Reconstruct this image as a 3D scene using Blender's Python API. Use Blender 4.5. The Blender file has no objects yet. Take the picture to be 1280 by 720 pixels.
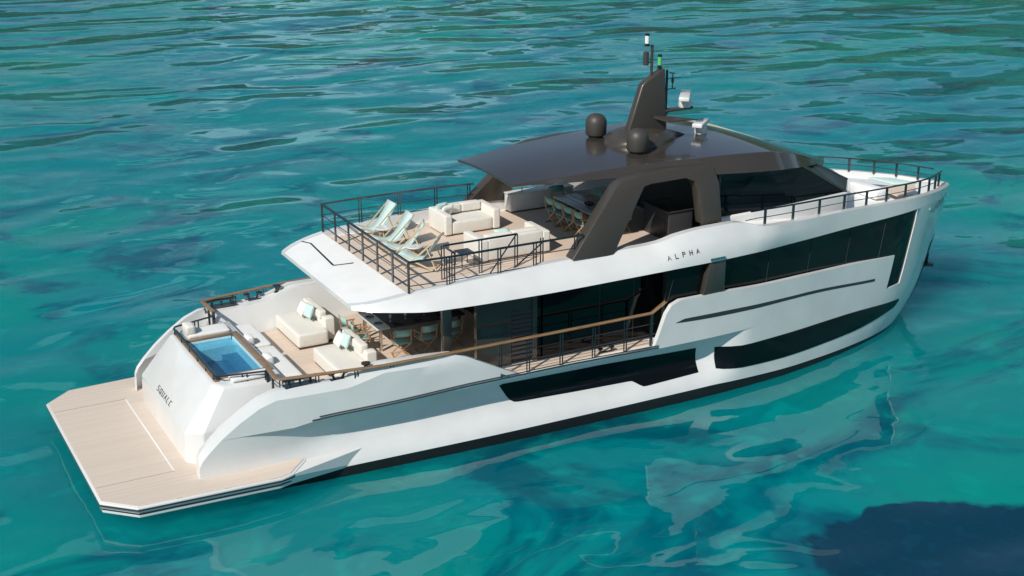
import bpy, bmesh, math, random
from mathutils import Vector, Matrix
R = math.radians
sc = bpy.context.scene
COL = sc.collection
# ---------------------------------------------------------------- camera, sky, sun, exposure
cam = bpy.data.objects.new('camera', bpy.data.cameras.new('camera'))
COL.objects.link(cam); sc.camera = cam
cam.location = (-5.752, -36.302, 17.650)
YAW, PITCH = R(61.679), R(19.428)
cam.rotation_euler = (math.pi/2 - PITCH, 0, YAW - math.pi/2)
cam.data.sensor_width = 36.0
cam.data.lens = 1740.21/1280*36
cam.data.clip_end = 6000
SUN_DIR = Vector((1.27, 0.70, -1.22)).normalized()          # the way the light travels
SUN_EL = math.asin(-SUN_DIR.z)
SUN_ROT = math.atan2(-SUN_DIR.x, -SUN_DIR.y)
sun = bpy.data.objects.new('sun', bpy.data.lights.new('sun', 'SUN'))
sun.rotation_euler = SUN_DIR.to_track_quat('-Z', 'Y').to_euler()
sun.data.energy = 3.7; sun.data.angle = R(0.5); sun.data.color = (1.0, 0.945, 0.865)
COL.objects.link(sun)
world = bpy.data.worlds.new('World'); sc.world = world; world.use_nodes = True
wn, wl = world.node_tree.nodes, world.node_tree.links
wn.clear()
w_out = wn.new('ShaderNodeOutputWorld'); w_bg = wn.new('ShaderNodeBackground'); w_sky = wn.new('ShaderNodeTexSky')
w_sky.sky_type = 'NISHITA'; w_sky.sun_disc = False; w_sky.sun_elevation = SUN_EL; w_sky.sun_rotation = SUN_ROT
w_sky.dust_density = 0.0; w_sky.ozone_density = 2.5; w_sky.air_density = 1.0
w_tc = wn.new('ShaderNodeTexCoord'); w_map = wn.new('ShaderNodeMapping'); w_map.inputs['Scale'].default_value = (1, 1, 2.4)
w_n = wn.new('ShaderNodeTexNoise'); w_n.inputs['Scale'].default_value = 2.1; w_n.inputs['Detail'].default_value = 2.5
w_r = wn.new('ShaderNodeValToRGB'); w_r.color_ramp.elements[0].position = 0.535; w_r.color_ramp.elements[1].position = 0.56
w_mix = wn.new('ShaderNodeMix'); w_mix.data_type = 'RGBA'
w_mix.inputs['B'].default_value = (7.0, 11, 13.5, 1)
w_mul = wn.new('ShaderNodeMath'); w_mul.operation = 'MULTIPLY'; w_mul.inputs[1].default_value = 0.75
wl.new(w_tc.outputs['Generated'], w_map.inputs['Vector']); wl.new(w_map.outputs['Vector'], w_n.inputs['Vector'])
wl.new(w_n.outputs['Fac'], w_r.inputs['Fac']); wl.new(w_r.outputs['Color'], w_mul.inputs[0])
wl.new(w_mul.outputs['Value'], w_mix.inputs['Factor'])
w_sep = wn.new('ShaderNodeSeparateXYZ'); w_hr = wn.new('ShaderNodeMapRange'); w_hr.interpolation_type = 'SMOOTHSTEP'
w_hr.inputs['From Min'].default_value = 0.0; w_hr.inputs['From Max'].default_value = 0.15; w_hr.inputs['To Min'].default_value = 0.9; w_hr.inputs['To Max'].default_value = 0.0
w_m2 = wn.new('ShaderNodeMix'); w_m2.data_type = 'RGBA'; w_m2.inputs['A'].default_value = (1, 1, 1, 1)
w_m2.inputs['B'].default_value = (1.1, 3.5, 4.6, 1)          # pale blue air low over the sea
wl.new(w_tc.outputs['Generated'], w_sep.inputs['Vector']); wl.new(w_sep.outputs['Z'], w_hr.inputs['Value'])
wl.new(w_hr.outputs['Result'], w_m2.inputs['Factor']); wl.new(w_sky.outputs['Color'], w_m2.inputs['A']); wl.new(w_m2.outputs['Result'], w_mix.inputs['A'])
wl.new(w_mix.outputs['Result'], w_bg.inputs['Color']); wl.new(w_bg.outputs['Background'], w_out.inputs['Surface'])
w_bg.inputs['Strength'].default_value = 0.052
sc.view_settings.view_transform = 'Standard'; sc.view_settings.look = 'None'
sc.view_settings.gamma = 1.0; sc.view_settings.exposure = 0.20; sc.view_settings.use_curve_mapping = False
sc.render.resolution_x, sc.render.resolution_y = 1024, 576

# ---------------------------------------------------------------- materials
def nmat(name):
    m = bpy.data.materials.new(name); m.use_nodes = True
    return m, m.node_tree.nodes, m.node_tree.links, m.node_tree.nodes['Principled BSDF']
def setp(b, **k):
    for a, v in k.items():
        b.inputs[a.replace('_', ' ')].default_value = v
def noise_bump(n, l, b, scale, dist, strength=1.0, detail=3):
    tc = n.new('ShaderNodeTexCoord'); t = n.new('ShaderNodeTexNoise'); t.inputs['Scale'].default_value = scale; t.inputs['Detail'].default_value = detail
    bp = n.new('ShaderNodeBump'); bp.inputs['Distance'].default_value = dist; bp.inputs['Strength'].default_value = strength
    l.new(tc.outputs['Object'], t.inputs['Vector']); l.new(t.outputs['Fac'], bp.inputs['Height']); l.new(bp.outputs['Normal'], b.inputs['Normal'])
    return t
def vary(n, l, b, c0, c1, scale, detail=4, stretch=(1, 1, 1), lo=.35, hi=.65):
    tc = n.new('ShaderNodeTexCoord'); mp = n.new('ShaderNodeMapping'); mp.inputs['Scale'].default_value = stretch
    t = n.new('ShaderNodeTexNoise'); t.inputs['Scale'].default_value = scale; t.inputs['Detail'].default_value = detail
    r = n.new('ShaderNodeValToRGB'); r.color_ramp.elements[0].position = lo; r.color_ramp.elements[1].position = hi
    r.color_ramp.elements[0].color = (*c0, 1); r.color_ramp.elements[1].color = (*c1, 1)
    l.new(tc.outputs['Object'], mp.inputs['Vector']); l.new(mp.outputs['Vector'], t.inputs['Vector']); l.new(t.outputs['Fac'], r.inputs['Fac'])
    l.new(r.outputs['Color'], b.inputs['Base Color'])
    return r
def paint(name, c, rough, coat=0.0, spec=0.5, metal=0.0, var=0.04):
    m, n, l, b = nmat(name)
    setp(b, Roughness=rough, Coat_Weight=coat, Coat_Roughness=0.04, Specular_IOR_Level=spec, Metallic=metal)
    vary(n, l, b, tuple(x*(1-var) for x in c), tuple(min(1, x*(1+var)) for x in c), 0.9)
    return m
M = {}
M['gelcoat'] = paint('white gelcoat', (.70, .70, .69), .20, .5)
M['white_matt'] = paint('white deck paint', (.85, .84, .82), .55, 0)
M['bronze'] = paint('dark bronze paint', (.050, .043, .037), .20, .6)
M['bronze_satin'] = paint('satin bronze paint', (.052, .045, .038), .36, .12, .4)
M['bronze_matt'] = paint('matt bronze paint', (.050, .045, .040), .5, 0)
M['black'] = paint('black antifouling', (.012, .013, .015), .35)
M['rail'] = paint('dark polished steel', (.10, .11, .12), .18, 0, .5, .85)
M['steel'] = paint('bright steel', (.55, .55, .55), .2, 0, .5, 1.0)
M['cream'] = paint('cream trim', (.62, .55, .42), .4)
M['dark_inside'] = paint('dark interior lining', (.035, .036, .040), .5)
M['interior_wood'] = paint('interior walnut', (.10, .065, .04), .45)
M['pale_stone'] = paint('pale table top', (.70, .68, .64), .3)
M['grey_stripe'] = paint('charcoal stripe', (.035, .04, .045), .4)
M['plate'] = paint('dark plate glaze', (.03, .03, .035), .2)
M['white_light'] = paint('white lamp lens', (.85, .85, .82), .25)
M['green_light'] = paint('green lamp lens', (.10, .55, .16), .25)
M['fruit'] = paint('red fruit', (.25, .04, .03), .4)
M['groove_black'] = paint('matt black', (.02, .02, .022), .6)
def glassdark(name, c=(.004, .0045, .005), rough=.02, spec=.28):
    m, n, l, b = nmat(name); setp(b, Base_Color=(*c, 1), Roughness=rough, IOR=1.5, Specular_IOR_Level=spec); return m
M['glass'] = glassdark('tinted glass'); M['hull_glass'] = glassdark('hull window glass', (.004, .005, .006), .03)
m, n, l, b = nmat('clear tumbler glass'); setp(b, Base_Color=(.75, .8, .8, 1), Roughness=.03, Alpha=.45); M['clear'] = m
def planks(name, c0, c1, seam, width, axis='Y', rough=.55, seamw=.05):
    m, n, l, b = nmat(name); setp(b, Roughness=rough)
    tc = n.new('ShaderNodeTexCoord'); sep = n.new('ShaderNodeSeparateXYZ'); l.new(tc.outputs['Object'], sep.inputs['Vector'])
    dv = n.new('ShaderNodeMath'); dv.operation = 'DIVIDE'; dv.inputs[1].default_value = width; l.new(sep.outputs[axis], dv.inputs[0])
    fr = n.new('ShaderNodeMath'); fr.operation = 'FRACT'; l.new(dv.outputs[0], fr.inputs[0])
    fl = n.new('ShaderNodeMath'); fl.operation = 'FLOOR'; l.new(dv.outputs[0], fl.inputs[0])
    wn_ = n.new('ShaderNodeTexWhiteNoise'); wn_.noise_dimensions = '1D'; l.new(fl.outputs[0], wn_.inputs['W'])
    t = n.new('ShaderNodeTexNoise'); t.inputs['Scale'].default_value = 3; t.inputs['Detail'].default_value = 6
    mp = n.new('ShaderNodeMapping'); mp.inputs['Scale'].default_value = (1, 9, 1) if axis == 'Y' else (9, 1, 1)
    l.new(tc.outputs['Object'], mp.inputs['Vector']); l.new(mp.outputs['Vector'], t.inputs['Vector'])
    ad = n.new('ShaderNodeMath'); ad.operation = 'ADD'; l.new(wn_.outputs['Value'], ad.inputs[0]); l.new(t.outputs['Fac'], ad.inputs[1])
    hf = n.new('ShaderNodeMath'); hf.operation = 'MULTIPLY'; hf.inputs[1].default_value = .5; l.new(ad.outputs[0], hf.inputs[0])
    mx = n.new('ShaderNodeMix'); mx.data_type = 'RGBA'; mx.inputs['A'].default_value = (*c0, 1); mx.inputs['B'].default_value = (*c1, 1)
    l.new(hf.outputs[0], mx.inputs['Factor'])
    lt = n.new('ShaderNodeMath'); lt.operation = 'LESS_THAN'; lt.inputs[1].default_value = seamw; l.new(fr.outputs[0], lt.inputs[0])
    m2 = n.new('ShaderNodeMix'); m2.data_type = 'RGBA'; m2.inputs['B'].default_value = (*seam, 1)
    l.new(lt.outputs[0], m2.inputs['Factor']); l.new(mx.outputs['Result'], m2.inputs['A']); l.new(m2.outputs['Result'], b.inputs['Base Color'])
    return m
M['teak_pale'] = planks('pale teak decking', (.64, .535, .445), (.76, .645, .545), (.46, .365, .29), .06, 'Y', .6, .13)
M['teak_deck'] = planks('teak decking', (.66, .525, .425), (.76, .62, .505), (.48, .365, .285), .07, 'Y', .6, .10)
def wood(name, c0, c1, rough=.3, coat=.3):
    m, n, l, b = nmat(name); setp(b, Roughness=rough, Coat_Weight=coat)
    vary(n, l, b, c0, c1, 2.5, 6, (1, 7, 7), .3, .7); return m
M['teak_cap'] = wood('varnished teak', (.22, .125, .062), (.33, .20, .105))
M['chair_wood'] = wood('folding chair teak', (.36, .21, .11), (.50, .32, .18), .45, .1)
M['pale_wood'] = wood('pale beech', (.50, .38, .24), (.62, .48, .32), .45, .1)
def fabric(name, c, var=.08, sc_=60, bump=.004):
    m, n, l, b = nmat(name); setp(b, Roughness=.9, Specular_IOR_Level=.2, Sheen_Weight=.15)
    vary(n, l, b, tuple(x*(1-var) for x in c), tuple(min(1, x*(1+var)) for x in c), sc_)
    noise_bump(n, l, b, 5, .02, .6, 4)
    return m
M['cream_fabric'] = fabric('cream upholstery', (.72, .69, .63)); M['white_fabric'] = fabric('white cushion cloth', (.78, .77, .74))
M['mint'] = fabric('mint canvas', (.52, .68, .65)); M['mint_shaded'] = fabric('shaded mint canvas', (.30, .54, .50)); M['mint_deep'] = fabric('sea green canvas', (.22, .46, .42))  # middle tone has the upper deck's shade mixed into the canvas colour
m, n, l, b = nmat('pool mosaic'); setp(b, Roughness=.3)
vary(n, l, b, (.035, .17, .29), (.06, .22, .35), 14, 2); M['mosaic'] = m
m, n, l, b = nmat('pool pale mosaic'); setp(b, Roughness=.3)
vary(n, l, b, (.48, .70, .74), (.62, .80, .82), 14, 2); M['mosaic_pale'] = m
# pool water: a clear blue film over the basin
m = bpy.data.materials.new('pool water'); m.use_nodes = True; n, l = m.node_tree.nodes, m.node_tree.links; n.clear()
o = n.new('ShaderNodeOutputMaterial'); tr = n.new('ShaderNodeBsdfTransparent'); tr.inputs['Color'].default_value = (.50, .78, .90, 1)
gl = n.new('ShaderNodeBsdfGlossy'); gl.inputs['Roughness'].default_value = .02; fr = n.new('ShaderNodeFresnel'); fr.inputs['IOR'].default_value = 1.33
tn = n.new('ShaderNodeTexNoise'); tn.inputs['Scale'].default_value = 3; bp = n.new('ShaderNodeBump'); bp.inputs['Distance'].default_value = .004
tc = n.new('ShaderNodeTexCoord'); l.new(tc.outputs['Object'], tn.inputs['Vector']); l.new(tn.outputs['Fac'], bp.inputs['Height'])
l.new(bp.outputs['Normal'], gl.inputs['Normal']); 
mx = n.new('ShaderNodeMixShader'); mx.inputs[0].default_value = .07; l.new(tr.outputs[0], mx.inputs[1]); l.new(gl.outputs[0], mx.inputs[2]); l.new(mx.outputs[0], o.inputs['Surface'])
M['pool_water'] = m
# windscreen glass, slightly blue-grey
M['windscreen'] = glassdark('windscreen glass', (.03, .045, .06), .06, .30)

# ---------------------------------------------------------------- mesh helpers
class MB:
    def __init__(s): s.v = []; s.f = []
    def add(s, vs, fs):
        k = len(s.v); s.v += [tuple(p) for p in vs]; s.f += [tuple(i+k for i in f) for f in fs]; return s
    def box(s, x0, x1, y0, y1, z0, z1, mat=None):
        vs = [Vector((x, y, z)) for z in (z0, z1) for y in (y0, y1) for x in (x0, x1)]
        if mat: vs = [mat @ p for p in vs]
        return s.add(vs, [(0, 2, 3, 1), (4, 5, 7, 6), (0, 1, 5, 4), (2, 6, 7, 3), (0, 4, 6, 2), (1, 3, 7, 5)])
    def bar(s, a, b, w, h=None, up=(0, 0, 1)):
        a, b = Vector(a), Vector(b); d = (b-a); L = d.length; d.normalize(); u = Vector(up)
        if abs(d.dot(u)) > .98: u = Vector((1, 0, 0))
        sd = d.cross(u).normalized(); u = sd.cross(d); h = h or w
        m = Matrix((( d.x, sd.x, u.x, a.x), (d.y, sd.y, u.y, a.y), (d.z, sd.z, u.z, a.z), (0, 0, 0, 1)))
        return s.box(0, L, -w/2, w/2, -h/2, h/2, m)
    def tube(s, pts, r, n=8, cap=True):
        pts = [Vector(p) for p in pts]; k = len(s.v); m = len(pts)
        for i, p in enumerate(pts):
            d = (pts[min(i+1, m-1)] - pts[max(i-1, 0)]).normalized(); u = Vector((0, 0, 1)) if abs(d.z) < .95 else Vector((1, 0, 0))
            a = d.cross(u).normalized(); c = a.cross(d); rr = r[i] if isinstance(r, (list, tuple)) else r
            for j in range(n):
                t = 2*math.pi*j/n; s.v.append(tuple(p + a*math.cos(t)*rr + c*math.sin(t)*rr))
        for i in range(m-1):
            for j in range(n):
                s.f.append((k+i*n+j, k+i*n+(j+1) % n, k+(i+1)*n+(j+1) % n, k+(i+1)*n+j))
        if cap: s.f.append(tuple(k+j for j in range(n))[::-1]); s.f.append(tuple(k+(m-1)*n+j for j in range(n)))
        return s
    def ribbon(s, pts, w, h):            # rectangular section swept along a path, w across, h high
        pts = [Vector(p) for p in pts]; k = len(s.v); m = len(pts)
        for i, p in enumerate(pts):
            d = (pts[min(i+1, m-1)] - pts[max(i-1, 0)]); d.z = 0; d.normalize(); a = Vector((d.y, -d.x, 0)); u = Vector((0, 0, 1))
            for (q, t) in ((-1, -1), (1, -1), (1, 1), (-1, 1)): s.v.append(tuple(p + a*q*w/2 + u*t*h/2))
        for i in range(m-1):
            for j in range(4): s.f.append((k+i*4+j, k+i*4+(j+1) % 4, k+(i+1)*4+(j+1) % 4, k+(i+1)*4+j))
        s.f.append((k+3, k+2, k+1, k)); e = k+(m-1)*4; s.f.append((e, e+1, e+2, e+3)); return s
    def lathe(s, prof, n=20, at=(0, 0, 0)):
        k = len(s.v); a = Vector(at)
        for r, z in prof:
            for j in range(n):
                t = 2*math.pi*j/n; s.v.append((a.x+r*math.cos(t), a.y+r*math.sin(t), a.z+z))
        for i in range(len(prof)-1):
            for j in range(n): s.f.append((k+i*n+j, k+i*n+(j+1) % n, k+(i+1)*n+(j+1) % n, k+(i+1)*n+j))
        s.f.append(tuple(k+j for j in range(n))[::-1]); s.f.append(tuple(k+(len(prof)-1)*n+j for j in range(n))); return s
    def prism(s, poly, a, b, plane='xy'):
        n = len(poly)
        P = {'xy': lambda p, t: (p[0], p[1], t), 'xz': lambda p, t: (p[0], t, p[1]), 'yz': lambda p, t: (t, p[0], p[1])}[plane]
        vs = [P(p, a) for p in poly] + [P(p, b) for p in poly]
        return s.add(vs, [tuple(range(n))[::-1], tuple(range(n, 2*n))] + [(i, (i+1) % n, n+(i+1) % n, n+i) for i in range(n)])
    def loft(s, rows, closed=False, capends=False):
        k = len(s.v); n = len(rows[0])
        for r in rows: s.v += [tuple(p) for p in r]
        for i in range(len(rows)-1):
            for j in range(n if closed else n-1):
                s.f.append((k+i*n+j, k+i*n+(j+1) % n, k+(i+1)*n+(j+1) % n, k+(i+1)*n+j))
        if capends: s.f.append(tuple(k+j for j in range(n))[::-1]); s.f.append(tuple(k+(len(rows)-1)*n+j for j in range(n)))
        return s
    def mirror_y(s):
        k = len(s.v); nv = [(x, -y, z) for x, y, z in s.v]; nf = [tuple(i+k for i in f)[::-1] for f in s.f]
        s.v += nv; s.f += nf; return s
def islands(mb):
    key = {}; par = list(range(len(mb.v)))
    def find(a):
        while par[a] != a: par[a] = par[par[a]]; a = par[a]
        return a
    for i, p in enumerate(mb.v):
        k = tuple(round(c, 5) for c in p)
        if k in key: par[find(i)] = find(key[k])
        else: key[k] = i
    for f in mb.f:
        for i in f[1:]: par[find(i)] = find(f[0])
    out = {}
    for f in mb.f: out.setdefault(find(f[0]), []).append(f)
    res = []
    for fs in out.values():
        m = MB(); ids = sorted({i for f in fs for i in f}); mp = {i: k for k, i in enumerate(ids)}
        m.v = [mb.v[i] for i in ids]; m.f = [tuple(mp[i] for i in f) for f in fs]; res.append(m)
    return res
def parts(name, mb, mat, parent=None, **k):            # every separate piece becomes a part of its own
    return [obj(name, m, mat, parent, **k) for m in islands(mb)]
def obj(name, mb, mat, parent=None, bevel=0, seg=2, smooth=False, angle=35, solid=0, sub=0):
    me = bpy.data.meshes.new(name)
    bm = bmesh.new(); vs = [bm.verts.new(p) for p in mb.v]
    for f in mb.f:
        g = []
        for i in f:
            if not g or vs[i] is not g[-1]: g.append(vs[i])
        if len(set(g)) >= 3:
            try: bm.faces.new(g)
            except ValueError: pass
    bmesh.ops.remove_doubles(bm, verts=bm.verts, dist=1e-5)
    bmesh.ops.dissolve_degenerate(bm, dist=1e-6, edges=bm.edges)
    bmesh.ops.recalc_face_normals(bm, faces=bm.faces); bm.normal_update()
    if all(abs(f.normal.z) > .99 for f in bm.faces) and len(bm.faces) == 1 and bm.faces[:][0].normal.z < 0:
        bmesh.ops.reverse_faces(bm, faces=bm.faces)
    if bevel:
        es = [e for e in bm.edges if len(e.link_faces) == 2 and e.calc_face_angle(0) > R(angle)]
        bmesh.ops.bevel(bm, geom=es, offset=bevel, segments=seg, profile=.5, affect='EDGES', clamp_overlap=True)
    if smooth or bevel:
        for f in bm.faces: f.smooth = True
        for e in bm.edges:
            if len(e.link_faces) == 2 and e.calc_face_angle(0) > R(angle if not bevel else 50): e.smooth = False
    bm.to_mesh(me); bm.free(); me.materials.append(mat)
    ob = bpy.data.objects.new(name, me); COL.objects.link(ob)
    if parent: ob.parent = parent
    if sub:
        md = ob.modifiers.new('subsurf', 'SUBSURF'); md.levels = md.render_levels = sub
    return ob
def tag(o, label, cat, group=None, kind=None):
    o['label'] = label; o['category'] = cat
    if group: o['group'] = group
    if kind: o['kind'] = kind
    return o
def thing(name, label, cat, loc, rz=0, group=None):
    o = bpy.data.objects.new(name, None); COL.objects.link(o); o.location = loc; o.rotation_euler = (0, 0, rz)
    o.empty_display_size = .2
    return tag(o, label, cat, group)
def dup(root, loc, rz, label, group=None, scale=None):
    def cp(o, par):
        c = o.copy(); COL.objects.link(c); c.parent = par
        for ch in o.children: cp(ch, c)
        return c
    r = cp(root, None); r.location = loc; r.rotation_euler = (0, 0, rz); r['label'] = label
    if group: r['group'] = group
    if scale: r.scale = scale
    return r
def pchip(xs, ys):
    n = len(xs); h = [xs[i+1]-xs[i] for i in range(n-1)]; d = [(ys[i+1]-ys[i])/h[i] for i in range(n-1)]; m = [0.0]*n
    m[0] = d[0]; m[-1] = d[-1]
    for i in range(1, n-1):
        if d[i-1]*d[i] > 0:
            a = 2*h[i]+h[i-1]; b = h[i]+2*h[i-1]; m[i] = (a+b)/(a/d[i-1]+b/d[i])
    def f(x):
        x = min(max(x, xs[0]), xs[-1]); i = 0
        while i < n-2 and x >= xs[i+1]: i += 1
        t = (x-xs[i])/h[i]; t2 = t*t; t3 = t2*t
        return (2*t3-3*t2+1)*ys[i]+(t3-2*t2+t)*h[i]*m[i]+(-2*t3+3*t2)*ys[i+1]+(t3-t2)*h[i]*m[i+1]
    return f
def lin(xs, ys):
    def f(x):
        if x <= xs[0]: return ys[0]
        for i in range(len(xs)-1):
            if x <= xs[i+1]: return ys[i] + (ys[i+1]-ys[i])*(x-xs[i])/(xs[i+1]-xs[i])
        return ys[-1]
    return f
def sstep(a, b, x):
    t = min(max((x-a)/(b-a), 0), 1); return t*t*(3-2*t)
# strokes for lettering: characters in a unit box
GL = {'A': [[(0, 0), (.5, 1), (1, 0)], [(.2, .36), (.8, .36)]], 'L': [[(.1, 1), (.1, 0), (.9, 0)]], 'P': [[(.1, 0), (.1, 1), (.75, .97), (.9, .76), (.75, .53), (.1, .5)]],
      'H': [[(.08, 0), (.08, 1)], [(.92, 0), (.92, 1)], [(.08, .5), (.92, .5)]], 'S': [[(.95, .98), (.08, .98), (.08, .54), (.92, .5), (.92, .03), (.05, .03)]],
      'Q': [[(.9, .05), (.08, .05), (.08, .95), (.92, .95), (.92, .05)], [(.6, .25), (1.02, -.12)]], 'U': [[(.08, 1), (.08, .03), (.92, .03), (.92, 1)]],
      'V': [[(0, 0), (.5, 1), (1, 0)]], 'C': [[(.95, .95), (.08, .95), (.08, .05), (.95, .05)]]}
def lettering(text, fn, cw, gap, h, thick):
    """fn(s, t, n) maps along-text, height, outward distance to a point"""
    out = []; s0 = 0
    for ch in text:
        mb = MB(); out.append(mb)
        for line in GL[ch]:
            for a, b in zip(line[:-1], line[1:]):
                p = Vector((s0+a[0]*cw, a[1]*h)); q = Vector((s0+b[0]*cw, b[1]*h)); d = (q-p).normalized(); nn = Vector((-d.y, d.x))
                th = thick*(1.5 if abs(d.y) > .6 and d.x <= .01 else 1.0)
                p -= d*th*.3; q += d*th*.3
                c = [p+nn*th/2, q+nn*th/2, q-nn*th/2, p-nn*th/2]
                vs = [fn(k.x, k.y, .004) for k in c] + [fn(k.x, k.y, .014) for k in c]
                mb.add(vs, [(0, 1, 2, 3), (4, 7, 6, 5), (0, 4, 5, 1), (1, 5, 6, 2), (2, 6, 7, 3), (3, 7, 4, 0)])
        s0 += cw+gap
    return out
# ================================================================ the sea
def make_water():
    m, n, l, b = nmat('turquoise sea water')
    tc = n.new('ShaderNodeTexCoord')
    def noise(scale, detail, vec=None, dist=0.0, rough=.5):
        t = n.new('ShaderNodeTexNoise'); t.inputs['Scale'].default_value = scale; t.inputs['Detail'].default_value = detail
        t.inputs['Distortion'].default_value = dist; t.inputs['Roughness'].default_value = rough
        l.new(vec or tc.outputs['Object'], t.inputs['Vector']); return t
    def mapped(sx, sy, rz=0, off=(0, 0, 0)):
        mp = n.new('ShaderNodeMapping'); mp.inputs['Scale'].default_value = (sx, sy, 1); mp.inputs['Rotation'].default_value = (0, 0, rz); mp.inputs['Location'].default_value = off
        l.new(tc.outputs['Object'], mp.inputs['Vector']); return mp.outputs['Vector']
    def mul(a, k):
        q = n.new('ShaderNodeMath'); q.operation = 'MULTIPLY'; q.inputs[1].default_value = k; l.new(a, q.inputs[0]); return q.outputs[0]
    def add(a, c):
        q = n.new('ShaderNodeMath'); q.operation = 'ADD'; l.new(a, q.inputs[0]); l.new(c, q.inputs[1]); return q.outputs[0]
    def mix(a, c, f):
        q = n.new('ShaderNodeMix'); q.data_type = 'RGBA'
        l.new(f, q.inputs['Factor'])
        for s, v in (('A', a), ('B', c)):
            if isinstance(v, tuple): q.inputs[s].default_value = (*v, 1)
            else: l.new(v, q.inputs[s])
        return q.outputs['Result']
    def ramp(a, lo, hi):
        q = n.new('ShaderNodeMapRange'); q.interpolation_type = 'SMOOTHSTEP'; q.inputs['From Min'].default_value = lo; q.inputs['From Max'].default_value = hi; l.new(a, q.inputs['Value']); return q.outputs['Result']
    # waves
    rot = R(28)
    n1 = noise(.11, 1.0, mapped(1, 1.6, rot), .5); n2 = noise(.27, 1.2, mapped(1, 1.35, rot, (7, 3, 0)), .8); n3 = noise(1.6, 1, mapped(1, 1.2, rot), .3)
    h = add(add(mul(n1.outputs['Fac'], WAVE[0]), mul(n2.outputs['Fac'], WAVE[1])), mul(n3.outputs['Fac'], WAVE[2]))
    bp = n.new('ShaderNodeBump'); bp.inputs['Distance'].default_value = 1.0; l.new(h, bp.inputs['Height']); l.new(bp.outputs['Normal'], b.inputs['Normal'])
    # the colour of the sea bed showing through: sand, weed, depth
    big = noise(.035, 3, None, 1.2); mid = noise(.11, 4, mapped(1, 1.5, rot), 1.5, .6); fine = noise(.6, 5, mapped(1, 1.3, rot), .8, .6)
    c = mix(WCOL[0], WCOL[1], ramp(big.outputs['Fac'], .38, .62))
    c = mix(c, WCOL[2], ramp(mid.outputs['Fac'], .50, .66))
    c = mix(c, WCOL[3], mul(ramp(fine.outputs['Fac'], .52, .72), .5))
    def reef(cx, cy, rx, ry, rz, col, c):
        mp = n.new('ShaderNodeMapping'); mp.vector_type = 'TEXTURE'; mp.inputs['Location'].default_value = (cx, cy, 0); mp.inputs['Rotation'].default_value = (0, 0, rz); mp.inputs['Scale'].default_value = (rx, ry, 1)
        l.new(tc.outputs['Object'], mp.inputs['Vector']); ln = n.new('ShaderNodeVectorMath'); ln.operation = 'LENGTH'; l.new(mp.outputs['Vector'], ln.inputs[0])
        w = noise(.42, 3, None, .5); w2 = noise(1.7, 4, None, 1.0); d = add(add(ln.outputs['Value'], mul(w.outputs['Fac'], .9)), mul(w2.outputs['Fac'], .10))
        mot = mix(col, tuple(q*1.35 for q in col), ramp(w2.outputs['Fac'], .5, .75)); return mix(c, mot, ramp(d, 1.60, 1.50))
    for q in REEFS: c = reef(*q, c)
    l.new(c, b.inputs['Base Color'])
    setp(b, Roughness=.015, IOR=1.42, Specular_IOR_Level=.5, Subsurface_Weight=1.0, Subsurface_Scale=9.0, Subsurface_Radius=(.3, .9, 1.0)); b.subsurface_method = 'BURLEY'
    return m
REEFS = ((17.7, -16.1, 3.75, 3.75, 0, (.003, .040, .075)),)
WAVE = (.66, .085, .0035)
WCOL = ((.0003, .20, .23), (.0003, .245, .205), (.0003, .10, .145), (.0005, .33, .30))
SEA = -.05
mb = MB(); mb.add([(-3000, -3000, SEA), (3000, -3000, SEA), (3000, 3000, SEA), (-3000, 3000, SEA)], [(0, 1, 2, 3)])
water = obj('sea_water', mb, make_water()); water['kind'] = 'structure'

def make_reflection_hills():  # terrain out of view, added to reflect as dark patches in the water
    m, n, l, b = nmat('unseen hillside for reflections'); setp(b, Roughness=.9, Specular_IOR_Level=.1)
    r_ = vary(n, l, b, (.022, .036, .016), (.05, .06, .03), .03, 6); e_ = r_.color_ramp.elements.new(.72); e_.color = (.34, .29, .20, 1)  # cream patches added to give tan glints on the water
    rnd = random.Random(4); rows = []
    ph = [(rnd.uniform(0, 6.28), rnd.uniform(.6, 1)) for _ in range(6)]
    for i in range(121):
        a = R(-15)+R(210)*i/120; row = []
        top = 120+sum(k*26*math.sin(a*(3+2.7*j)+p_) for j, (p_, k) in enumerate(ph))*.8
        top = max(top, 25)
        for j in range(9):
            t = j/8; r = 620+90*math.sin(a*5+1)+t*(420)+12*math.sin(a*37+j); z = SEA-1+(top*(t**.8)*(1+.10*math.sin(a*53+j*2)))
            row.append((r*math.cos(a), r*math.sin(a), z))
        rows.append(row)
    mb = MB(); mb.loft(rows); o = obj('unseen_reflection_hills', mb, m, None, smooth=True, angle=80); o['kind'] = 'structure'
make_reflection_hills()

# ================================================================ the yacht
yacht = thing('motor_yacht', 'large white motor yacht with dark bronze hardtop lying at anchor on turquoise sea', 'yacht', (0, 0, 0))
REF = 32.1
def curve(pts):
    s = sorted(((REF-u)**.5, y) for u, y in pts); f = pchip([a for a, _ in s], [c for _, c in s])
    return lambda u: f(max(REF-u, 0)**.5)
YS = curve([(32.1,0),(31.95,.3),(31.5,.65),(31,1.0),(30.5,1.32),(30,1.58),(29.5,1.84),(29,2.06),(28,2.43),(27,2.68),(26,2.9),(25,3.12),(24,3.35),(22,3.8),(20,4.12),(18,4.2),(12,4.2),(10,4.12),(7.5,3.98),(5,3.75),(2.4,3.48)])
YW = curve([(32.1,0),(31.95,.5),(31.5,1.05),(31,1.5),(30.26,2.0),(29.03,2.5),(27.2,3.0),(24.7,3.50),(21.7,3.88),(18,4.02),(12,3.95),(8,3.8),(2.4,3.42)])
tip = pchip([-.8, 0, .5, 1, 2, 3, 4.3, 5], [28.7, 29.6, 30.25, 30.7, 31.25, 31.65, 32.1, 32.2])
def xu(u, z): return u if u < 18 else 18+(u-18)*(tip(z)-18)/(REF-18)
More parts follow.
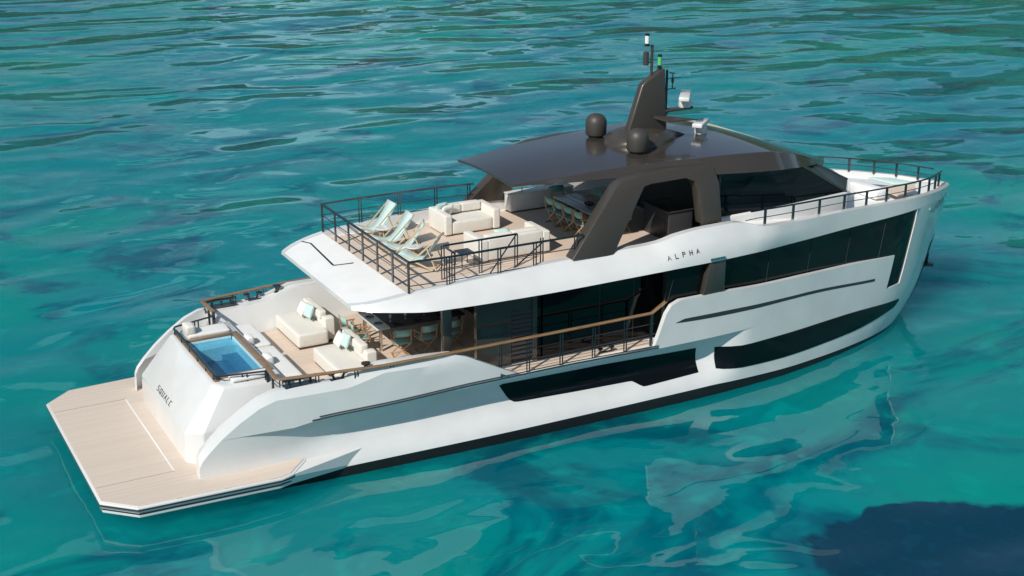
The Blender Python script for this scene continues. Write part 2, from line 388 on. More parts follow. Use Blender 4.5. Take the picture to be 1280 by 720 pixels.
def ux(x, z): return x if x < 18 else 18+(x-18)*(REF-18)/(tip(z)-18)
def base_side(u, z):
    w = min(max(z/4.5, -.1), 1.15); w = w if w < 0 else w**.8
    return YW(u)*(1-w)+YS(u)*w
ZR = pchip([5.4, 5.7, 8.2, 10.6, 13.2, 16.6, 19.7, 22], [1.72, 1.80, 1.89, 2.0, 2.03, 1.97, 1.97, 1.97])     # ledge under the side deck
def inset(u, z):
    a = .54*sstep(3.4, 7.5, u)*(1-sstep(18.4, 20.2, u))
    return a*sstep(.15, 1.2, z) if z < ZR(u) else 0.0
def hy(u, z): return max(base_side(u, z)-inset(u, z), 0)
def hpt(u, z, off=0.0, s=-1):                      # a point on the hull side, off metres outboard
    return (xu(u, z), s*(hy(u, z)+off), z)
def hx(x, z, off=0.0, s=-1):
    return hpt(ux(x, z), z, off, s)
TOP = lin([2.62, 2.64, 2.72, 2.94, 3.3, 3.78, 4.3, 4.76, 5.2, 6.7, 7.1, 7.75, 8.3, 9.16, 10.0, 11.7, 11.95, 16.45, 16.6, 16.82, 17.0, 17.3, 18.8, 22.4, 25.6, 27.6],
          [.66, 1.25, 1.42, 1.66, 2.0, 2.36, 2.68, 2.84, 2.84, 2.86, 2.95, 3.13, 3.12, 3.09, 3.03, 2.16, 2.05, 2.05, 2.4, 3.05, 3.3, 3.42, 3.42, 3.25, 3.03, 2.86])
ZB = pchip([7.3, 9.26, 10.6, 13, 16, 18, 20.6, 24, 26.3, 28.6, 32.1], [4.42, 4.46, 4.44, 4.42, 4.44, 4.46, 4.48, 4.40, 4.32, 4.25, 4.0])   # under edge of the upper band
ZS = pchip([20.3, 22, 24, 26, 28, 30, 31, 32.1], [5.26, 5.14, 5.0, 4.84, 4.70, 4.49, 4.37, 4.2])                               # sheer
WHITE_LO = lin([2, 8, 19, 23, 28, 32], [.20, .26, .30, .18, .08, .06])
us = sorted(set([2.62, 2.64, 2.72, 2.94, 3.3, 3.78, 4.3, 4.76, 5.2, 5.7] + [6+.35*i for i in range(30)] + [16.45, 16.6, 16.7, 16.82, 16.9, 17.0, 17.3] + [17.6+.4*i for i in range(25)] + [27.6]))
CH = .24
def col_rows(u, zt, zl):
    zr = min(ZR(u), zt-CH-.05) if zt > ZR(u)+.1 or u < 5.3 else zt-.02
    zs = [zl+(zr-.006-zl)*k/20 for k in range(21)]+[zr]
    zk = zt-CH if zt-CH > zr+.02 else zr+.004
    return zs+[zr+.003+(zk-zr-.003)*k/3 for k in (1, 2, 3)]+[zk+(zt-zk)*k/3 for k in (1, 2, 3)]
def hullp(u, z, zt):
    x, y, zz = hpt(u, z)
    if u < 11.0 and zt-z < CH: y += .13*(1-(zt-z)/CH)*(1-sstep(9.0, 10.8, u))
    return (x, y, zz)
mb = MB(); rows = []
for u in us:
    zt = TOP(u); zl = WHITE_LO(u); out = [hullp(u, z, zt) for z in col_rows(u, zt, zl)]
    t = .16; x, y, z = out[-1]; inn = [(x, y+t, z), (x, y+t+.02, max(zt-1.0, min(zt-.012, ZR(u)+.02)))]
    rows.append(out+inn)
mb.loft(rows); mb.add(rows[0], [tuple(range(len(rows[0])))])
# step down at the end of the plate, then the panel below the forward glass
e = 27.6; zc = 1.72
f_us = [27.6, 27.9, 28.2, 28.5]
rws = []
for u in f_us:
    zl = WHITE_LO(u); rws.append([hpt(u, zl+(zc-zl)*k/6) for k in range(7)] + [(lambda p: (p[0], p[1]+.22, p[2]))(hpt(u, zc))])
mb.loft(rws)
a = [hpt(e, zc+(TOP(e)-zc)*k/4) for k in range(5)]; mb.loft([a, [(p[0], p[1]+.22, p[2]) for p in a]])
bow_us = [28.5+.3*i for i in range(9)]+[31.1, 31.3, 31.5, 31.65, 31.8, 31.9, 31.97, 32.02, 32.06, 32.08, 32.1]
rws = []
for u in bow_us:
    zl = WHITE_LO(u); zt = ZB(u); rws.append([hpt(u, zl+(zt-zl)*k/12) for k in range(13)])
mb.loft(rws)
a = [hpt(28.5, zc+(ZB(28.5)-zc)*k/6) for k in range(7)]; mb.loft([a, [(p[0]-.03, p[1]+.24, p[2]) for p in a]])
mb.mirror_y()
hull = obj('hull', mb, M['gelcoat'], yacht, smooth=True, angle=28)
# black boot top and bottom
mb = MB(); rws = []
for u in [2.62]+us[9:-1:2]+[27.6]+bow_us:
    zl = WHITE_LO(u); rws.append([hpt(u, -.7+(zl+.7)*k/5, -.01) for k in range(6)])
mb.loft(rws).mirror_y(); mb.prism([(2.62, -.7), (2.62, .6), (2.7, .6), (2.7, -.7)], -3.4, 3.4, 'xz')
obj('boot_top', mb, M['black'], yacht, smooth=True)
# windows in the hull
def side_panel(name, xs, lo, hi, off, mat, parent, nz=4, s=-1, thick=.04):
    mb = MB(); rows = []
    for x in xs:
        a, c = lo(x), hi(x); out = [hx(x, a+(c-a)*k/nz, off, s) for k in range(nz+1)]
        inn = [hx(x, a+(c-a)*k/nz, off-thick, s) for k in range(nz, -1, -1)]
        rows.append(out+inn)
    mb.loft(rows, closed=True, capends=True); return obj(name, mb, mat, parent)
def fr(a, b, n): return [a+(b-a)*i/n for i in range(n+1)]
for s in (-1, 1):
    side_panel('hull_window', fr(11.5, 18.4, 60), lin([11.5, 11.80, 11.95, 12.1, 14, 15.9, 16.0, 16.3, 16.4, 18.4], [1.58, 1.10, 1.00, .975, .92, .88, .87, .68, .67, .72]),
               lin([11.5, 11.6, 15, 18.4], [1.59, 1.62, 1.57, 1.46]), .012, M['hull_glass'], yacht, 14, s)
    side_panel('hull_window', fr(19.0, 27.9, 40), pchip([19.0, 19.12, 22.6, 25.1, 27.2, 27.65, 27.9], [.76, .73, .60, .62, .80, .86, 1.02]), pchip([19, 21.8, 24.6, 27.9], [1.44, 1.42, 1.36, 1.10]), .012, M['hull_glass'], yacht, 14, s)
    side_panel('side_groove', fr(17.2, 26.2, 30), pchip([17.2, 17.3, 22.3, 26.2], [2.70, 2.69, 2.55, 2.18]), pchip([17.2, 17.4, 22.3, 26.0, 26.2], [2.71, 2.79, 2.65, 2.29, 2.27]), .006, M['grey_stripe'], yacht, 1, s)
    mb = MB(); mb.ribbon([hx(x, ZR(x)+.045, .012, s) for x in fr(5.7, 16.6, 30)], .03, .03); mb.ribbon([hx(x, ZR(x)+.115, .008, s) for x in fr(5.9, 16.6, 30)], .03, .02)
    parts('rub_rail', mb, M['grey_stripe'], yacht)
# glass behind the side plates, full beam forward
def glass_side(s):
    mb = MB(); rows = []
    for u in [16.9+.4*i for i in range(29)]+[28.52]:
        z0, z1 = 1.75, ZB(u)+.05; rows.append([hpt(u, z0+(z1-z0)*k/6, -.22+.18*sstep(23, 28.3, u), s) for k in range(7)])
    mb.loft(rows); return obj('main_deck_glazing', mb, M['glass'], yacht, smooth=True)
for s in (-1, 1):
    gz = glass_side(s)
    for u in (18.9, 20.9, 22.9, 24.9, 26.7):
        mb = MB(); off = -.22+.18*sstep(23, 28.3, u)
        mb.bar(hpt(u, 1.8, off+.004, s), hpt(u, ZB(u), off+.004, s), .025, .012); obj('pane_joint', mb, M['grey_stripe'], gz)
# bronze posts standing between plate and upper band
for s in (-1, 1):
    mb = MB(); p = lambda x, z, o: hx(x, z, o, s)
    lo = [p(18.15, 3.36, -.02), p(18.95, 3.36, -.02), p(18.95, 3.36, -.24), p(18.15, 3.36, -.24)]; hi = [p(18.35, 4.5, -.03), p(18.95, 4.5, -.03), p(18.95, 4.5, -.24), p(18.35, 4.5, -.24)]
    mb.loft([lo, hi], closed=True, capends=True); obj('side_pillar', mb, M['bronze'], yacht, bevel=.02)

# ---- swim platform
half = [(0, 3.47), (.79, 4.22), (4.55, 4.40), (4.9, 4.30), (5.45, 3.72), (5.6, 3.3)]
poly = [(x, -y) for x, y in half][::-1] + half
poly = [(0, -3.47), (.79, -4.22), (4.55, -4.40), (4.9, -4.30), (5.5, -3.66), (5.6, -3.0), (5.6, 3.0), (5.5, 3.66), (4.9, 4.30), (4.55, 4.40), (.79, 4.22), (0, 3.47)]
def inset_poly(pl, d, cx=2.6): return [(cx+(x-cx)*(1-d/3.0), y*(1-d/4.0)) for x, y in pl]
plat = obj('swim_platform', MB().prism(poly, .56, .685), M['gelcoat'], yacht, bevel=.02)
obj('platform_lower_lip', MB().prism(inset_poly(poly, .07), .36, .555), M['gelcoat'], yacht, bevel=.02)
obj('platform_stripe', MB().prism(inset_poly(poly, -.008), .585, .635), M['grey_stripe'], plat)
obj('platform_stripe', MB().prism(inset_poly(poly, .06), .45, .49), M['grey_stripe'], plat)
obj('teak_deck', MB().prism(inset_poly(poly, .07), .68, .70), M['teak_pale'], plat)
mb = MB(); mb.box(2.14, 2.18, -2.62, 2.68, .70, .704); obj('hatch_joint', mb, M['white_matt'], plat)
mb = MB(); mb.box(.1, 2.18, 2.70, 2.712, .70, .703); mb.box(.1, 2.18, -2.65, -2.64, .70, .703); parts('hatch_seam', mb, M['grey_stripe'], plat)
for s in (-1, 1):       # fairing from platform to hull
    mb = MB(); a = [(4.6, s*4.36, .66), (5.45, s*3.7, .95), (7.2, s*3.62, .35), (5.6, s*4.1, .3), (4.7, s*4.3, .4)]
    mb.add([(4.55, s*4.38, .67), (5.5, s*3.55, .67), (7.4, s*3.5, .62), (7.4, s*3.5, .15), (4.6, s*4.25, .37), (5.5, s*3.5, .15)], [(0, 1, 2), (0, 2, 3, 4), (1, 2, 3, 5), (0, 4, 5, 1), (4, 3, 5)])
    obj('platform_fairing', mb, M['gelcoat'], yacht)

# ---- stern block with the pool
ZP = 2.76
mb = MB()
lo = [(2.58, -2.28, .70), (3.0, -2.72, .70), (5.4, -2.72, .70), (5.4, 2.72, .70), (3.0, 2.72, .70), (2.58, 2.28, .70)]
k1 = [(2.60, -2.28, 1.55), (3.0, -2.72, 1.62), (5.4, -2.72, 1.95), (5.4, 2.72, 1.95), (3.0, 2.72, 1.62), (2.60, 2.28, 1.55)]
hi = [(3.50, -2.08, ZP-.05), (3.72, -2.40, ZP-.10), (5.4, -2.55, ZP-.12), (5.4, 2.55, ZP-.12), (3.72, 2.40, ZP-.10), (3.50, 2.08, ZP-.05)]
top = [(3.58, -2.02, ZP-.02), (3.74, -2.30, ZP-.04), (5.4, -2.45, ZP-.06), (5.4, 2.45, ZP-.06), (3.74, 2.30, ZP-.04), (3.58, 2.02, ZP-.02)]
mb.loft([lo, k1, hi, top], closed=True)
# top ring round the pool opening
PX0, PX1, PY0, PY1 = 3.80, 5.12, -1.72, 1.22
mb.add([top[0], top[1], top[2], top[3], top[4], top[5], (PX0, PY0, ZP-.03), (PX1, PY0, ZP-.03), (PX1, PY1, ZP-.03), (PX0, PY1, ZP-.03)],
       [(0, 1, 2, 7, 6), (2, 3, 8, 7), (3, 4, 5, 9, 8), (5, 0, 6, 9)])
mb.add([(5.4, -2.72, .7), (5.4, 2.72, .7), (5.4, 2.55, ZP-.12), (5.4, -2.55, ZP-.12)], [(0, 1, 2, 3)])
stern = obj('transom', mb, M['gelcoat'], yacht, bevel=.03, angle=14)
# lettering runs from port to starboard down the raked face
pa, pb = Vector((2.60, 0, 1.55)), Vector((3.50, 0, ZP-.05)); up = (pb-pa).normalized(); nrm = Vector((-up.z, 0, up.x))
def tf(s_, t, o):
    q = pa+up*(t+.12); return (q.x+nrm.x*o, .78-s_, q.z+nrm.z*o)
LW = (.145, .10, .145, .015)
for k, q in enumerate(lettering('SQUALC', tf, *LW)): obj('letter', q, M['grey_stripe'], stern)
mb = MB(); mb.box(3.9, 5.2, -2.735, -2.715, 1.98, 1.995); obj('stair_joint', mb, M['grey_stripe'], stern)
pool = obj('pool_basin', MB().add([(PX0, PY0, ZP-.04), (PX1, PY0, ZP-.04), (PX1, PY1, ZP-.04), (PX0, PY1, ZP-.04), (PX0, PY0, 2.18), (PX1, PY0, 2.18), (PX1, PY1, 2.18), (PX0, PY1, 2.18)],
        [(0, 1, 5, 4), (1, 2, 6, 5), (2, 3, 7, 6), (3, 0, 4, 7), (4, 5, 6, 7)]), M['mosaic'], yacht)
mb = MB(); mb.box(PX0+.01, PX1-.01, PY1-.50, PY1-.01, 2.19, 2.60); obj('pool_step', mb, M['mosaic_pale'], pool)
mb = MB(); mb.box(PX1-.5, PX1-.01, PY0+.01, PY1-.51, 2.19, 2.36); mb.box(PX0+.01, PX1-.52, PY0+.01, PY0+.45, 2.19, 2.32); parts('pool_bench', mb, M['mosaic'], pool)
mb = MB(); mb.box(PX1-.05, PX1-.004, PY0, PY1-.1, 2.3, ZP-.05); mb.box(PX0, PX1-.06, PY1-.05, PY1-.004, 2.45, ZP-.05); parts('pool_pale_edge', mb, M['mosaic_pale'], pool)
obj('pool_surface', MB().add([(PX0, PY0, ZP-.10), (PX1, PY0, ZP-.10), (PX1, PY1, ZP-.10), (PX0, PY1, ZP-.10)], [(0, 1, 2, 3)]), M['pool_water'], pool)
mb = MB(); z0, z1 = ZP-.03, ZP+.02
mb.box(PX1, PX1+.17, PY0-.14, PY1+.12, z0, z1); mb.box(PX0-.08, PX1-.002, PY1, PY1+.12, z0, z1-.003); mb.box(PX0-.08, PX1-.002, PY0-.14, PY0, z0, z1-.003); mb.box(PX0-.2, PX0-.082, -2.02, 2.05, z0, z1-.005)
parts('teak_coping', mb, M['teak_cap'], pool, bevel=.008)
mb = MB(); mb.box(PX0-.14, PX0-.11, -2.0, 2.0, ZP+.02, ZP+.12); obj('aft_glass_edge', mb, M['windscreen'], pool)
# stern grab rail
mb = MB(); zr = 2.93
for s in (-1, 1):
    mb.ribbon([(3.60, 0, zr), (3.60, s*1.98, zr), (3.68, s*2.12, zr), (4.93, s*2.42, zr+.02)], .055, .035)
    for x, y in ((3.60, 1.9), (4.3, 2.27), (4.42, 2.30), (4.9, 2.41)): mb.bar((x, s*y, ZP-.35 if x > 4 else ZP), (x, s*y, zr), .035)
for y in (-1.2, -.4, .4, 1.2): mb.bar((3.60, y, ZP), (3.60, y, zr), .03)
obj('stern_rail', mb, M['rail'], yacht)
# passage steps either side
for s in (-1, 1):
    mb = MB()
    for k in range(5): mb.box(2.9+k*.5, 5.6, min(s*2.7, s*3.28), max(s*2.7, s*3.28), .70+k*.27-.3, .70+(k+1)*.27)
    obj('stern_steps', mb, M['white_matt'], yacht, bevel=.02)

# ---- main deck floor, bulwark linings
ZD = 2.0
mb = MB(); mb.prism([(5.4, -2.75), (5.4, 2.75), (9.2, 3.0), (13, 3.3), (13, -3.3), (9.2, -3.0)], 1.9, ZD); obj('aft_deck_teak', mb, M['teak_deck'], yacht)
mb = MB()
for s in (-1, 1):
    pts = [(5.0, 3.25), (7.5, 3.4), (9.9, 3.5), (16.9, 3.7)]
    
    # coaming top beside the aft deck (white), higher than the floor
    rows = []
    for x in fr(5.0, 9.9, 14):
        yo = hy(x, 2.6)-.16; zt = TOP(x)-.02; yi = 2.82+.04*(x-5)
        rows.append([(x, s*yo, zt-.02), (x, s*(yo-.38), zt-.05), (x, s*(yi+.22), ZD+.45+.02*(x-5)), (x, s*yi, ZD-.02)])
    mb.loft(rows)
    mb.add([rows[-1][0], rows[-1][1], rows[-1][2], rows[-1][3], (9.9, s*3.72, 1.95)], [(0, 1, 2, 3, 4)])
    mb.add([(5.0, s*(hy(5, 2.6)-.16), TOP(5)-.04), rows[0][1], rows[0][2], rows[0][3], (5.0, s*3.2, 1.95)], [(0, 1, 2, 3, 4)])
parts('bulwark_lining', mb, M['gelcoat'], yacht, smooth=True, angle=30)
mb = MB()
for s in (-1, 1): mb.prism([(9.9, s*3.25), (9.9, s*3.90), (16.9, s*3.94), (16.9, s*3.25)], 1.90, 2.045)
parts('side_deck', mb, M['white_matt'], yacht)
mb = MB()
for s in (-1, 1): mb.prism([(10.0, s*3.36), (10.0, s*3.82), (16.6, s*3.88), (16.6, s*3.36)], 2.045, 2.06)
parts('side_deck_teak', mb, M['teak_deck'], yacht)

# ---- main deck house
mb = MB(); YH = 3.28
mb.box(13.0, 13.06, -YH, YH, 2.0, 4.42); obj('aft_glass_doors', mb, M['glass'], yacht)
mb = MB(); mb.box(12.94, 12.995, -1.66, -1.60, 2.0, 4.4); mb.box(12.94, 12.995, 1.60, 1.66, 2.0, 4.4); mb.box(12.94, 12.995, -.03, .03, 2.0, 4.4); parts('door_frame', mb, M['rail'], yacht)
for s in (-1, 1):
    mb = MB(); mb.box(9.85, 10.12, min(s*3.1, s*YH), max(s*3.1, s*YH), 2.0, 4.42); obj('corner_pillar', mb, M['bronze'], yacht, bevel=.02)
    mb = MB(); mb.box(10.9, 12.02, min(s*3.12, s*YH), max(s*3.12, s*YH), 2.05, 4.42); mb.box(12.72, 12.88, min(s*3.12, s*YH), max(s*3.12, s*YH), 2.05, 4.42)
    mb.box(12.02, 12.72, min(s*3.12, s*(YH-.06)), max(s*3.12, s*(YH-.06)), 2.05, 4.42); parts('house_side_panel', mb, M['bronze'], yacht)
    mb = MB()
    for k in range(11):
        z = 2.22+k*.135
        mb.add([(12.04, s*(YH-.05), z+.10), (12.70, s*(YH-.05), z+.10), (12.70, s*(YH+.01), z), (12.04, s*(YH+.01), z), (12.04, s*(YH-.05), z+.08), (12.70, s*(YH-.05), z+.08)], [(0, 1, 2, 3), (3, 2, 5, 4)])
    obj('louvre', mb, M['bronze'], yacht)
    mb = MB(); mb.box(12.88, 17.3, min(s*(YH-.04), s*YH), max(s*(YH-.04), s*YH), 2.08, 4.42); obj('saloon_window', mb, M['glass'], yacht)
    mb = MB(); mb.box(12.88, 17.3, min(s*(YH), s*(YH+.03)), max(s*(YH), s*(YH+.03)), 2.04, 2.12)
    for x in (15.0, 16.2): mb.box(x, x+.012, min(s*(YH), s*(YH+.004)), max(s*(YH), s*(YH+.004)), 2.12, 4.4)
    parts('window_sill', mb, M['bronze_matt'], yacht)
    mb = MB(); mb.add([(17.25, s*3.28, 2.0), (16.95, s*3.98, 2.0), (16.95, s*3.98, 3.3), (17.25, s*3.28, 4.4), (17.25, s*3.98, 4.4)], [(0, 1, 2, 4, 3)]); obj('side_deck_end', mb, M['dark_inside'], yacht)
mb = MB(); mb.box(10.12, 10.16, -3.2, -3.1, 2.0, 4.4); mb.box(12.3, 12.9, -3.08, -1.7, 2.0, 3.2); parts('service_locker', mb, M['dark_inside'], yacht)

# ---- upper band (bulwark of the upper deck) all round
ybt = pchip([7.3, 7.65, 8.2, 9.25, 11, 13], [2.85, 3.2, 3.6, 4.08, 4.17, 4.2])
ytt = pchip([7.3, 7.65, 8.2, 8.8, 9.4, 11, 13.5, 15.3, 16.5, 17.2, 18.5, 19.7, 20.3], [2.78, 3.05, 3.25, 3.36, 3.42, 3.45, 3.45, 3.5, 3.6, 3.78, 3.86, 3.9, 4.0])
ztt = pchip([7.3, 8.8, 9.3, 11, 13.5, 15.3, 16.4, 16.8, 17.3, 18.4, 19.4, 19.8, 20.3], [4.54, 4.79, 4.84, 4.93, 5.04, 5.08, 5.12, 5.18, 5.34, 5.46, 5.48, 5.40, 5.26])
UD = 4.64
def band(u):
    zb = ZB(u)
    if u <= 20.3: yb = ybt(u); yt, zt = ytt(u), ztt(u)
    else:
        yb = None; zt = ZS(u); yt = None
    if yb is None or u > 13: yb = hy(u, zb)
    if yt is None: yt = hy(u, zt)-.02
    k = sstep(20.3, 22, u)
    if u > 19:
        ym = hy(u, (zb+zt)/2); 
    A = (xu(u, zb), -yb, zb); B = (xu(u, zt), -yt, zt)
    mid = [(A[0]+(B[0]-A[0])*t, -(yb+(yt-yb)*t), zb+(zt-zb)*t) for t in (.33, .66)]
    # a low outer face, then a slope: the soft crease under the top
    bulge = .10*sstep(7.3, 9.5, u)*(1-sstep(19, 24, u))
    mid = [(mid[0][0], mid[0][1]-bulge, mid[0][2]), (mid[1][0], mid[1][1]-bulge*.8, mid[1][2])]
    wi = min(.24, max(yt-.03, .0)); C = (B[0]-(.10 if u > 30.5 else 0)*(u-30.5), -(max(yt-wi, 0)), zt-.005)
    zd = min(UD, zt-.03) if u < 20.3 else zt-.16-.10*sstep(21, 24, u)*(1-sstep(29, 31.5, u))
    D = (C[0], -max(yt-wi-.03, 0), zd)
    return [A]+mid+[B, C, D]
bu = [7.3, 7.45, 7.65, 7.9, 8.2, 8.5, 8.8, 9.0, 9.25, 9.6]+[10+.5*i for i in range(13)]+[16.3, 16.5, 16.65, 16.8, 17, 17.3, 17.7, 18.1, 18.5, 19, 19.3, 19.5, 19.7, 19.9, 20.1, 20.3]+[20.7+.4*i for i in range(20)]+bow_us
bu = sorted(set(round(x, 3) for x in bu))
rows = [band(u) for u in bu]
mb = MB(); mb.loft(rows).mirror_y()
# aft lip and the soffit
mb.loft([[r[0] for r in rows if r[0][0] < 28.6], [(r[0][0], -r[0][1], r[0][2]) for r in rows if r[0][0] < 28.6]])
A, B = rows[0][0], rows[0][3]
lip = [rows[0][i] for i in range(4)]; mb.loft([lip, [(p[0], -p[1], p[2]) for p in lip]])
upper = obj('upper_deck', mb, M['gelcoat'], yacht, smooth=True, angle=24)
# decks on the inside of the band
mb = MB(); inn = [r for r in rows if 8.75 <= r[0][0] <= 24.0 and r[5][0] <= 23.8]
aft = [r for r in rows if r[3][0] <= 8.81]
mb.loft([[r[4] for r in aft], [(r[4][0], -r[4][1], r[4][2]) for r in aft]])           # sloping white counter
mb.loft([[r[5] for r in inn], [(r[5][0], -r[5][1], r[5][2]) for r in inn]])
p, q = aft[-1][4], inn[0][5]; mb.add([p, (p[0], -p[1], p[2]), (q[0], -q[1], q[2]), q], [(0, 1, 2, 3)])
obj('upper_deck_floor', mb, M['white_matt'], yacht)
mb = MB(); mb.prism([(8.95, -3.05), (8.95, 3.05), (19.2, 3.15), (19.2, -3.05)], UD+.002, UD+.018); obj('upper_deck_teak', mb, M['teak_deck'], yacht)
# groove line in the counter, drawn as flat black bars
mb = MB(); 
def cz(x): return lin([7.3, 8.8], [4.54, 4.79])(x)-.001
g = [(8.05, 3.02), (8.2, 2.62), (8.05, .35), (8.55, .05)]
for a, c in zip(g[:-1], g[1:]): mb.bar((a[0], a[1], cz(a[0])+.004), (c[0], c[1], cz(c[0])+.004), .09, .008)
parts('counter_groove', mb, M['groove_black'], upper)
# lettering on both sides
for s in (-1, 1):
    def nf(sv, t, o):
        x = (16.84+sv) if s < 0 else (18.06-sv)
        r = band(x); P1, P2 = Vector(r[1]), Vector(r[2]); d = (P2-P1).normalized(); nn = Vector((0, -d.z, -d.y)).normalized()
        if nn.y > 0: nn = -nn
        q = P1+d*(t+.05)+nn*o
        return (x, (q.y-.012) if s < 0 else -(q.y-.012), q.z)
    
    for q in lettering('ALPHA', nf, .105, .14, .135, .014): obj('letter', q, M['grey_stripe'], upper)
    mb = MB(); mb.ribbon([hx(x, 4.56, .035, s) for x in fr(18.3, 18.85, 4)], .02, .07); obj('side_vent', mb, M['steel'], yacht)

# ---- foredeck
mb = MB(); fd = [r for r in rows if r[5][0] >= 23.2]
l1 = [r[5] for r in fd]; 
grid = []
for p in l1:
    grid.append([(p[0]+.0*(1-abs(t)), p[1]*t, p[2]+.13*(1-t*t)) for t in (1, .75, .5, .25, 0, -.25, -.5, -.75, -1)])
mb.loft(grid); obj('foredeck', mb, M['white_matt'], yacht, smooth=True)
# ================================================================ wheelhouse, hardtop, mast
mb = MB()       # white base of the wheelhouse
def house_plan(s): return [(19.5, s*3.02), (22.5, s*2.86), (25.0, s*2.55), (26.1, s*1.3), (26.5, 0)]
base = [(x, y) for x, y in house_plan(-1)]+[(x, y) for x, y in house_plan(1)][:-1][::-1]
mb.prism(base, UD-.05, 5.38); obj('wheelhouse_base', mb, M['gelcoat'], yacht, bevel=.06)
def ring(dx, k, z, zfun=None): return [(x*1.0+dx, y*k, z if zfun is None else zfun(x)) for x, y in base]
lo = [(x, y*.97, 5.375) for x, y in base]
hi_plan = [(19.5, -2.92), (21.3, -2.80), (22.85, -2.55), (23.9, -1.40), (24.5, 0), (23.9, 1.40), (22.85, 2.55), (21.3, 2.80), (19.5, 2.92)]
zroof = lin([19.5, 21.3, 22.5, 23.9, 24.5], [6.85, 6.78, 6.66, 6.42, 6.30])
hi = [(x, y, zroof(x)) for x, y in hi_plan]
side = MB(); fw_ = MB()
n_ = len(lo)
for i in range(n_-1):
    tgt = side if i in (0, 1, n_-2, n_-3) else fw_
    tgt.add([lo[i], lo[i+1], hi[i+1], hi[i]], [(0, 1, 2, 3)])
parts('wheelhouse_window', side, M['glass'], yacht); obj('windscreen', fw_, M['windscreen'], yacht)
mb = MB()
for i in (2, 3, 5, 6): mb.bar(lo[i], hi[i], .07)
parts('windscreen_frame', mb, M['bronze'], yacht)
mb = MB(); mb.box(19.42, 19.5, -2.95, 2.95, UD, 6.9); obj('wheelhouse_aft_wall', mb, M['dark_inside'], yacht)
mb = MB(); mb.prism([(19.45, -2.9), (19.45, 2.9), (23, 2.4), (23, -2.4)], 6.55, 6.6); obj('wheelhouse_ceiling', mb, M['dark_inside'], yacht)
# hardtop
RW = pchip([12.85, 13.5, 14.5, 16, 17.5, 19, 20.5, 21.5, 22.5, 23.5, 24.5, 25.3, 25.8, 26.1], [1.80, 1.9, 2.15, 2.42, 2.72, 3.05, 3.15, 3.12, 2.82, 2.25, 1.5, .85, .40, 0.0])
RZ = pchip([12.85, 14, 16, 17.5, 19, 20.5, 22, 23.5, 24.5, 25.5, 26.1], [6.90, 6.92, 6.92, 6.88, 6.80, 6.71, 6.60, 6.34, 6.12, 5.86, 5.72])
ZT = pchip([12.85, 14, 16, 17.5, 19.5, 21.4, 22.5, 24, 25.3, 26.1], [6.98, 7.06, 7.18, 7.24, 7.27, 7.20, 6.98, 6.50, 6.02, 5.76])
FI = pchip([12.85, 14, 16, 18, 20, 22, 24, 25.5, 26.1], [.01, .06, .20, .36, .40, .34, .2, .06, 0])
rows = []
for i in range(68):
    x = 12.85+13.25*(i/67) if i < 60 else 12.85+13.25*(59/67)+(26.1-12.85-13.25*59/67)*((i-59)/8)
    w, zl, zt = RW(x), RZ(x), ZT(x); f = min(FI(x), w*.6); zm = zl+.03
    half = [(w*.55, zl+.05), (w-.06 if w > .1 else w, zl), (w, zm), (max(w-f, 0), zt-.012), (max(w-f-.05, 0), zt), (max(w-f, 0)*.5, zt+.05)]
    rows.append([(x, 0, zl+.08)]+[(x, -y, z) for y, z in half]+[(x, 0, zt+.07)]+[(x, y, z) for y, z in half[::-1]])
mb = MB(); mb.loft(rows, closed=True, capends=True); roof = obj('hardtop', mb, M['bronze'], yacht, smooth=True, angle=9)
def roof_z(x, y=0):
    w = RW(x)-min(FI(x), RW(x)*.6); return ZT(x)+.07*(1-min(abs(y)/max(w, .1), 1))-.01
for s in (1,):
    mb = MB(); mb.ribbon([(x, s*(RW(x)-min(FI(x), RW(x)*.6)-.10), ZT(x)+.03) for x in fr(21.2, 24.6, 16)], .045, .04); obj('edge_trim', mb, M['cream'], roof)
# arches: solid legs and a beam, cut by the side opening
AO = [(13.86, 5.06), (15.25, 4.98), (16.45, 6.70), (16.55, 6.80), (16.8, 6.84), (18.05, 6.86), (18.35, 6.74), (18.47, 6.45), (18.5, 5.44), (19.2, 5.44), (19.22, 6.6), (19.18, 7.05), (19.0, 7.13), (17.0, 7.12), (15.9, 7.0), (15.6, 6.88)]
def archmesh(s):
    mb = MB(); n = len(AO)
    yo = lambda z: 3.60-max(z-5.0, 0)*.22-max(z-6.75, 0)*.6; yi = lambda z: yo(z)-.42
    vs = [(x, s*yo(z), z) for x, z in AO]+[(x, s*yi(z), z) for x, z in AO]
    # split the outline into convex pieces
    pcs = [(0, 1, 2, 15), (2, 3, 14, 15), (3, 4, 13, 14), (4, 5, 12, 13), (5, 6, 11, 12), (6, 7, 10, 11), (7, 8, 9, 10)]
    fs = [p for p in pcs]+[tuple(i+n for i in p)[::-1] for p in pcs]+[(i, (i+1) % n, n+(i+1) % n, n+i) for i in range(n)]
    mb.add(vs, fs); return mb
for s in (-1, 1): obj('hardtop_arch', archmesh(s), M['bronze_satin'], yacht, bevel=.022, seg=2, angle=40)
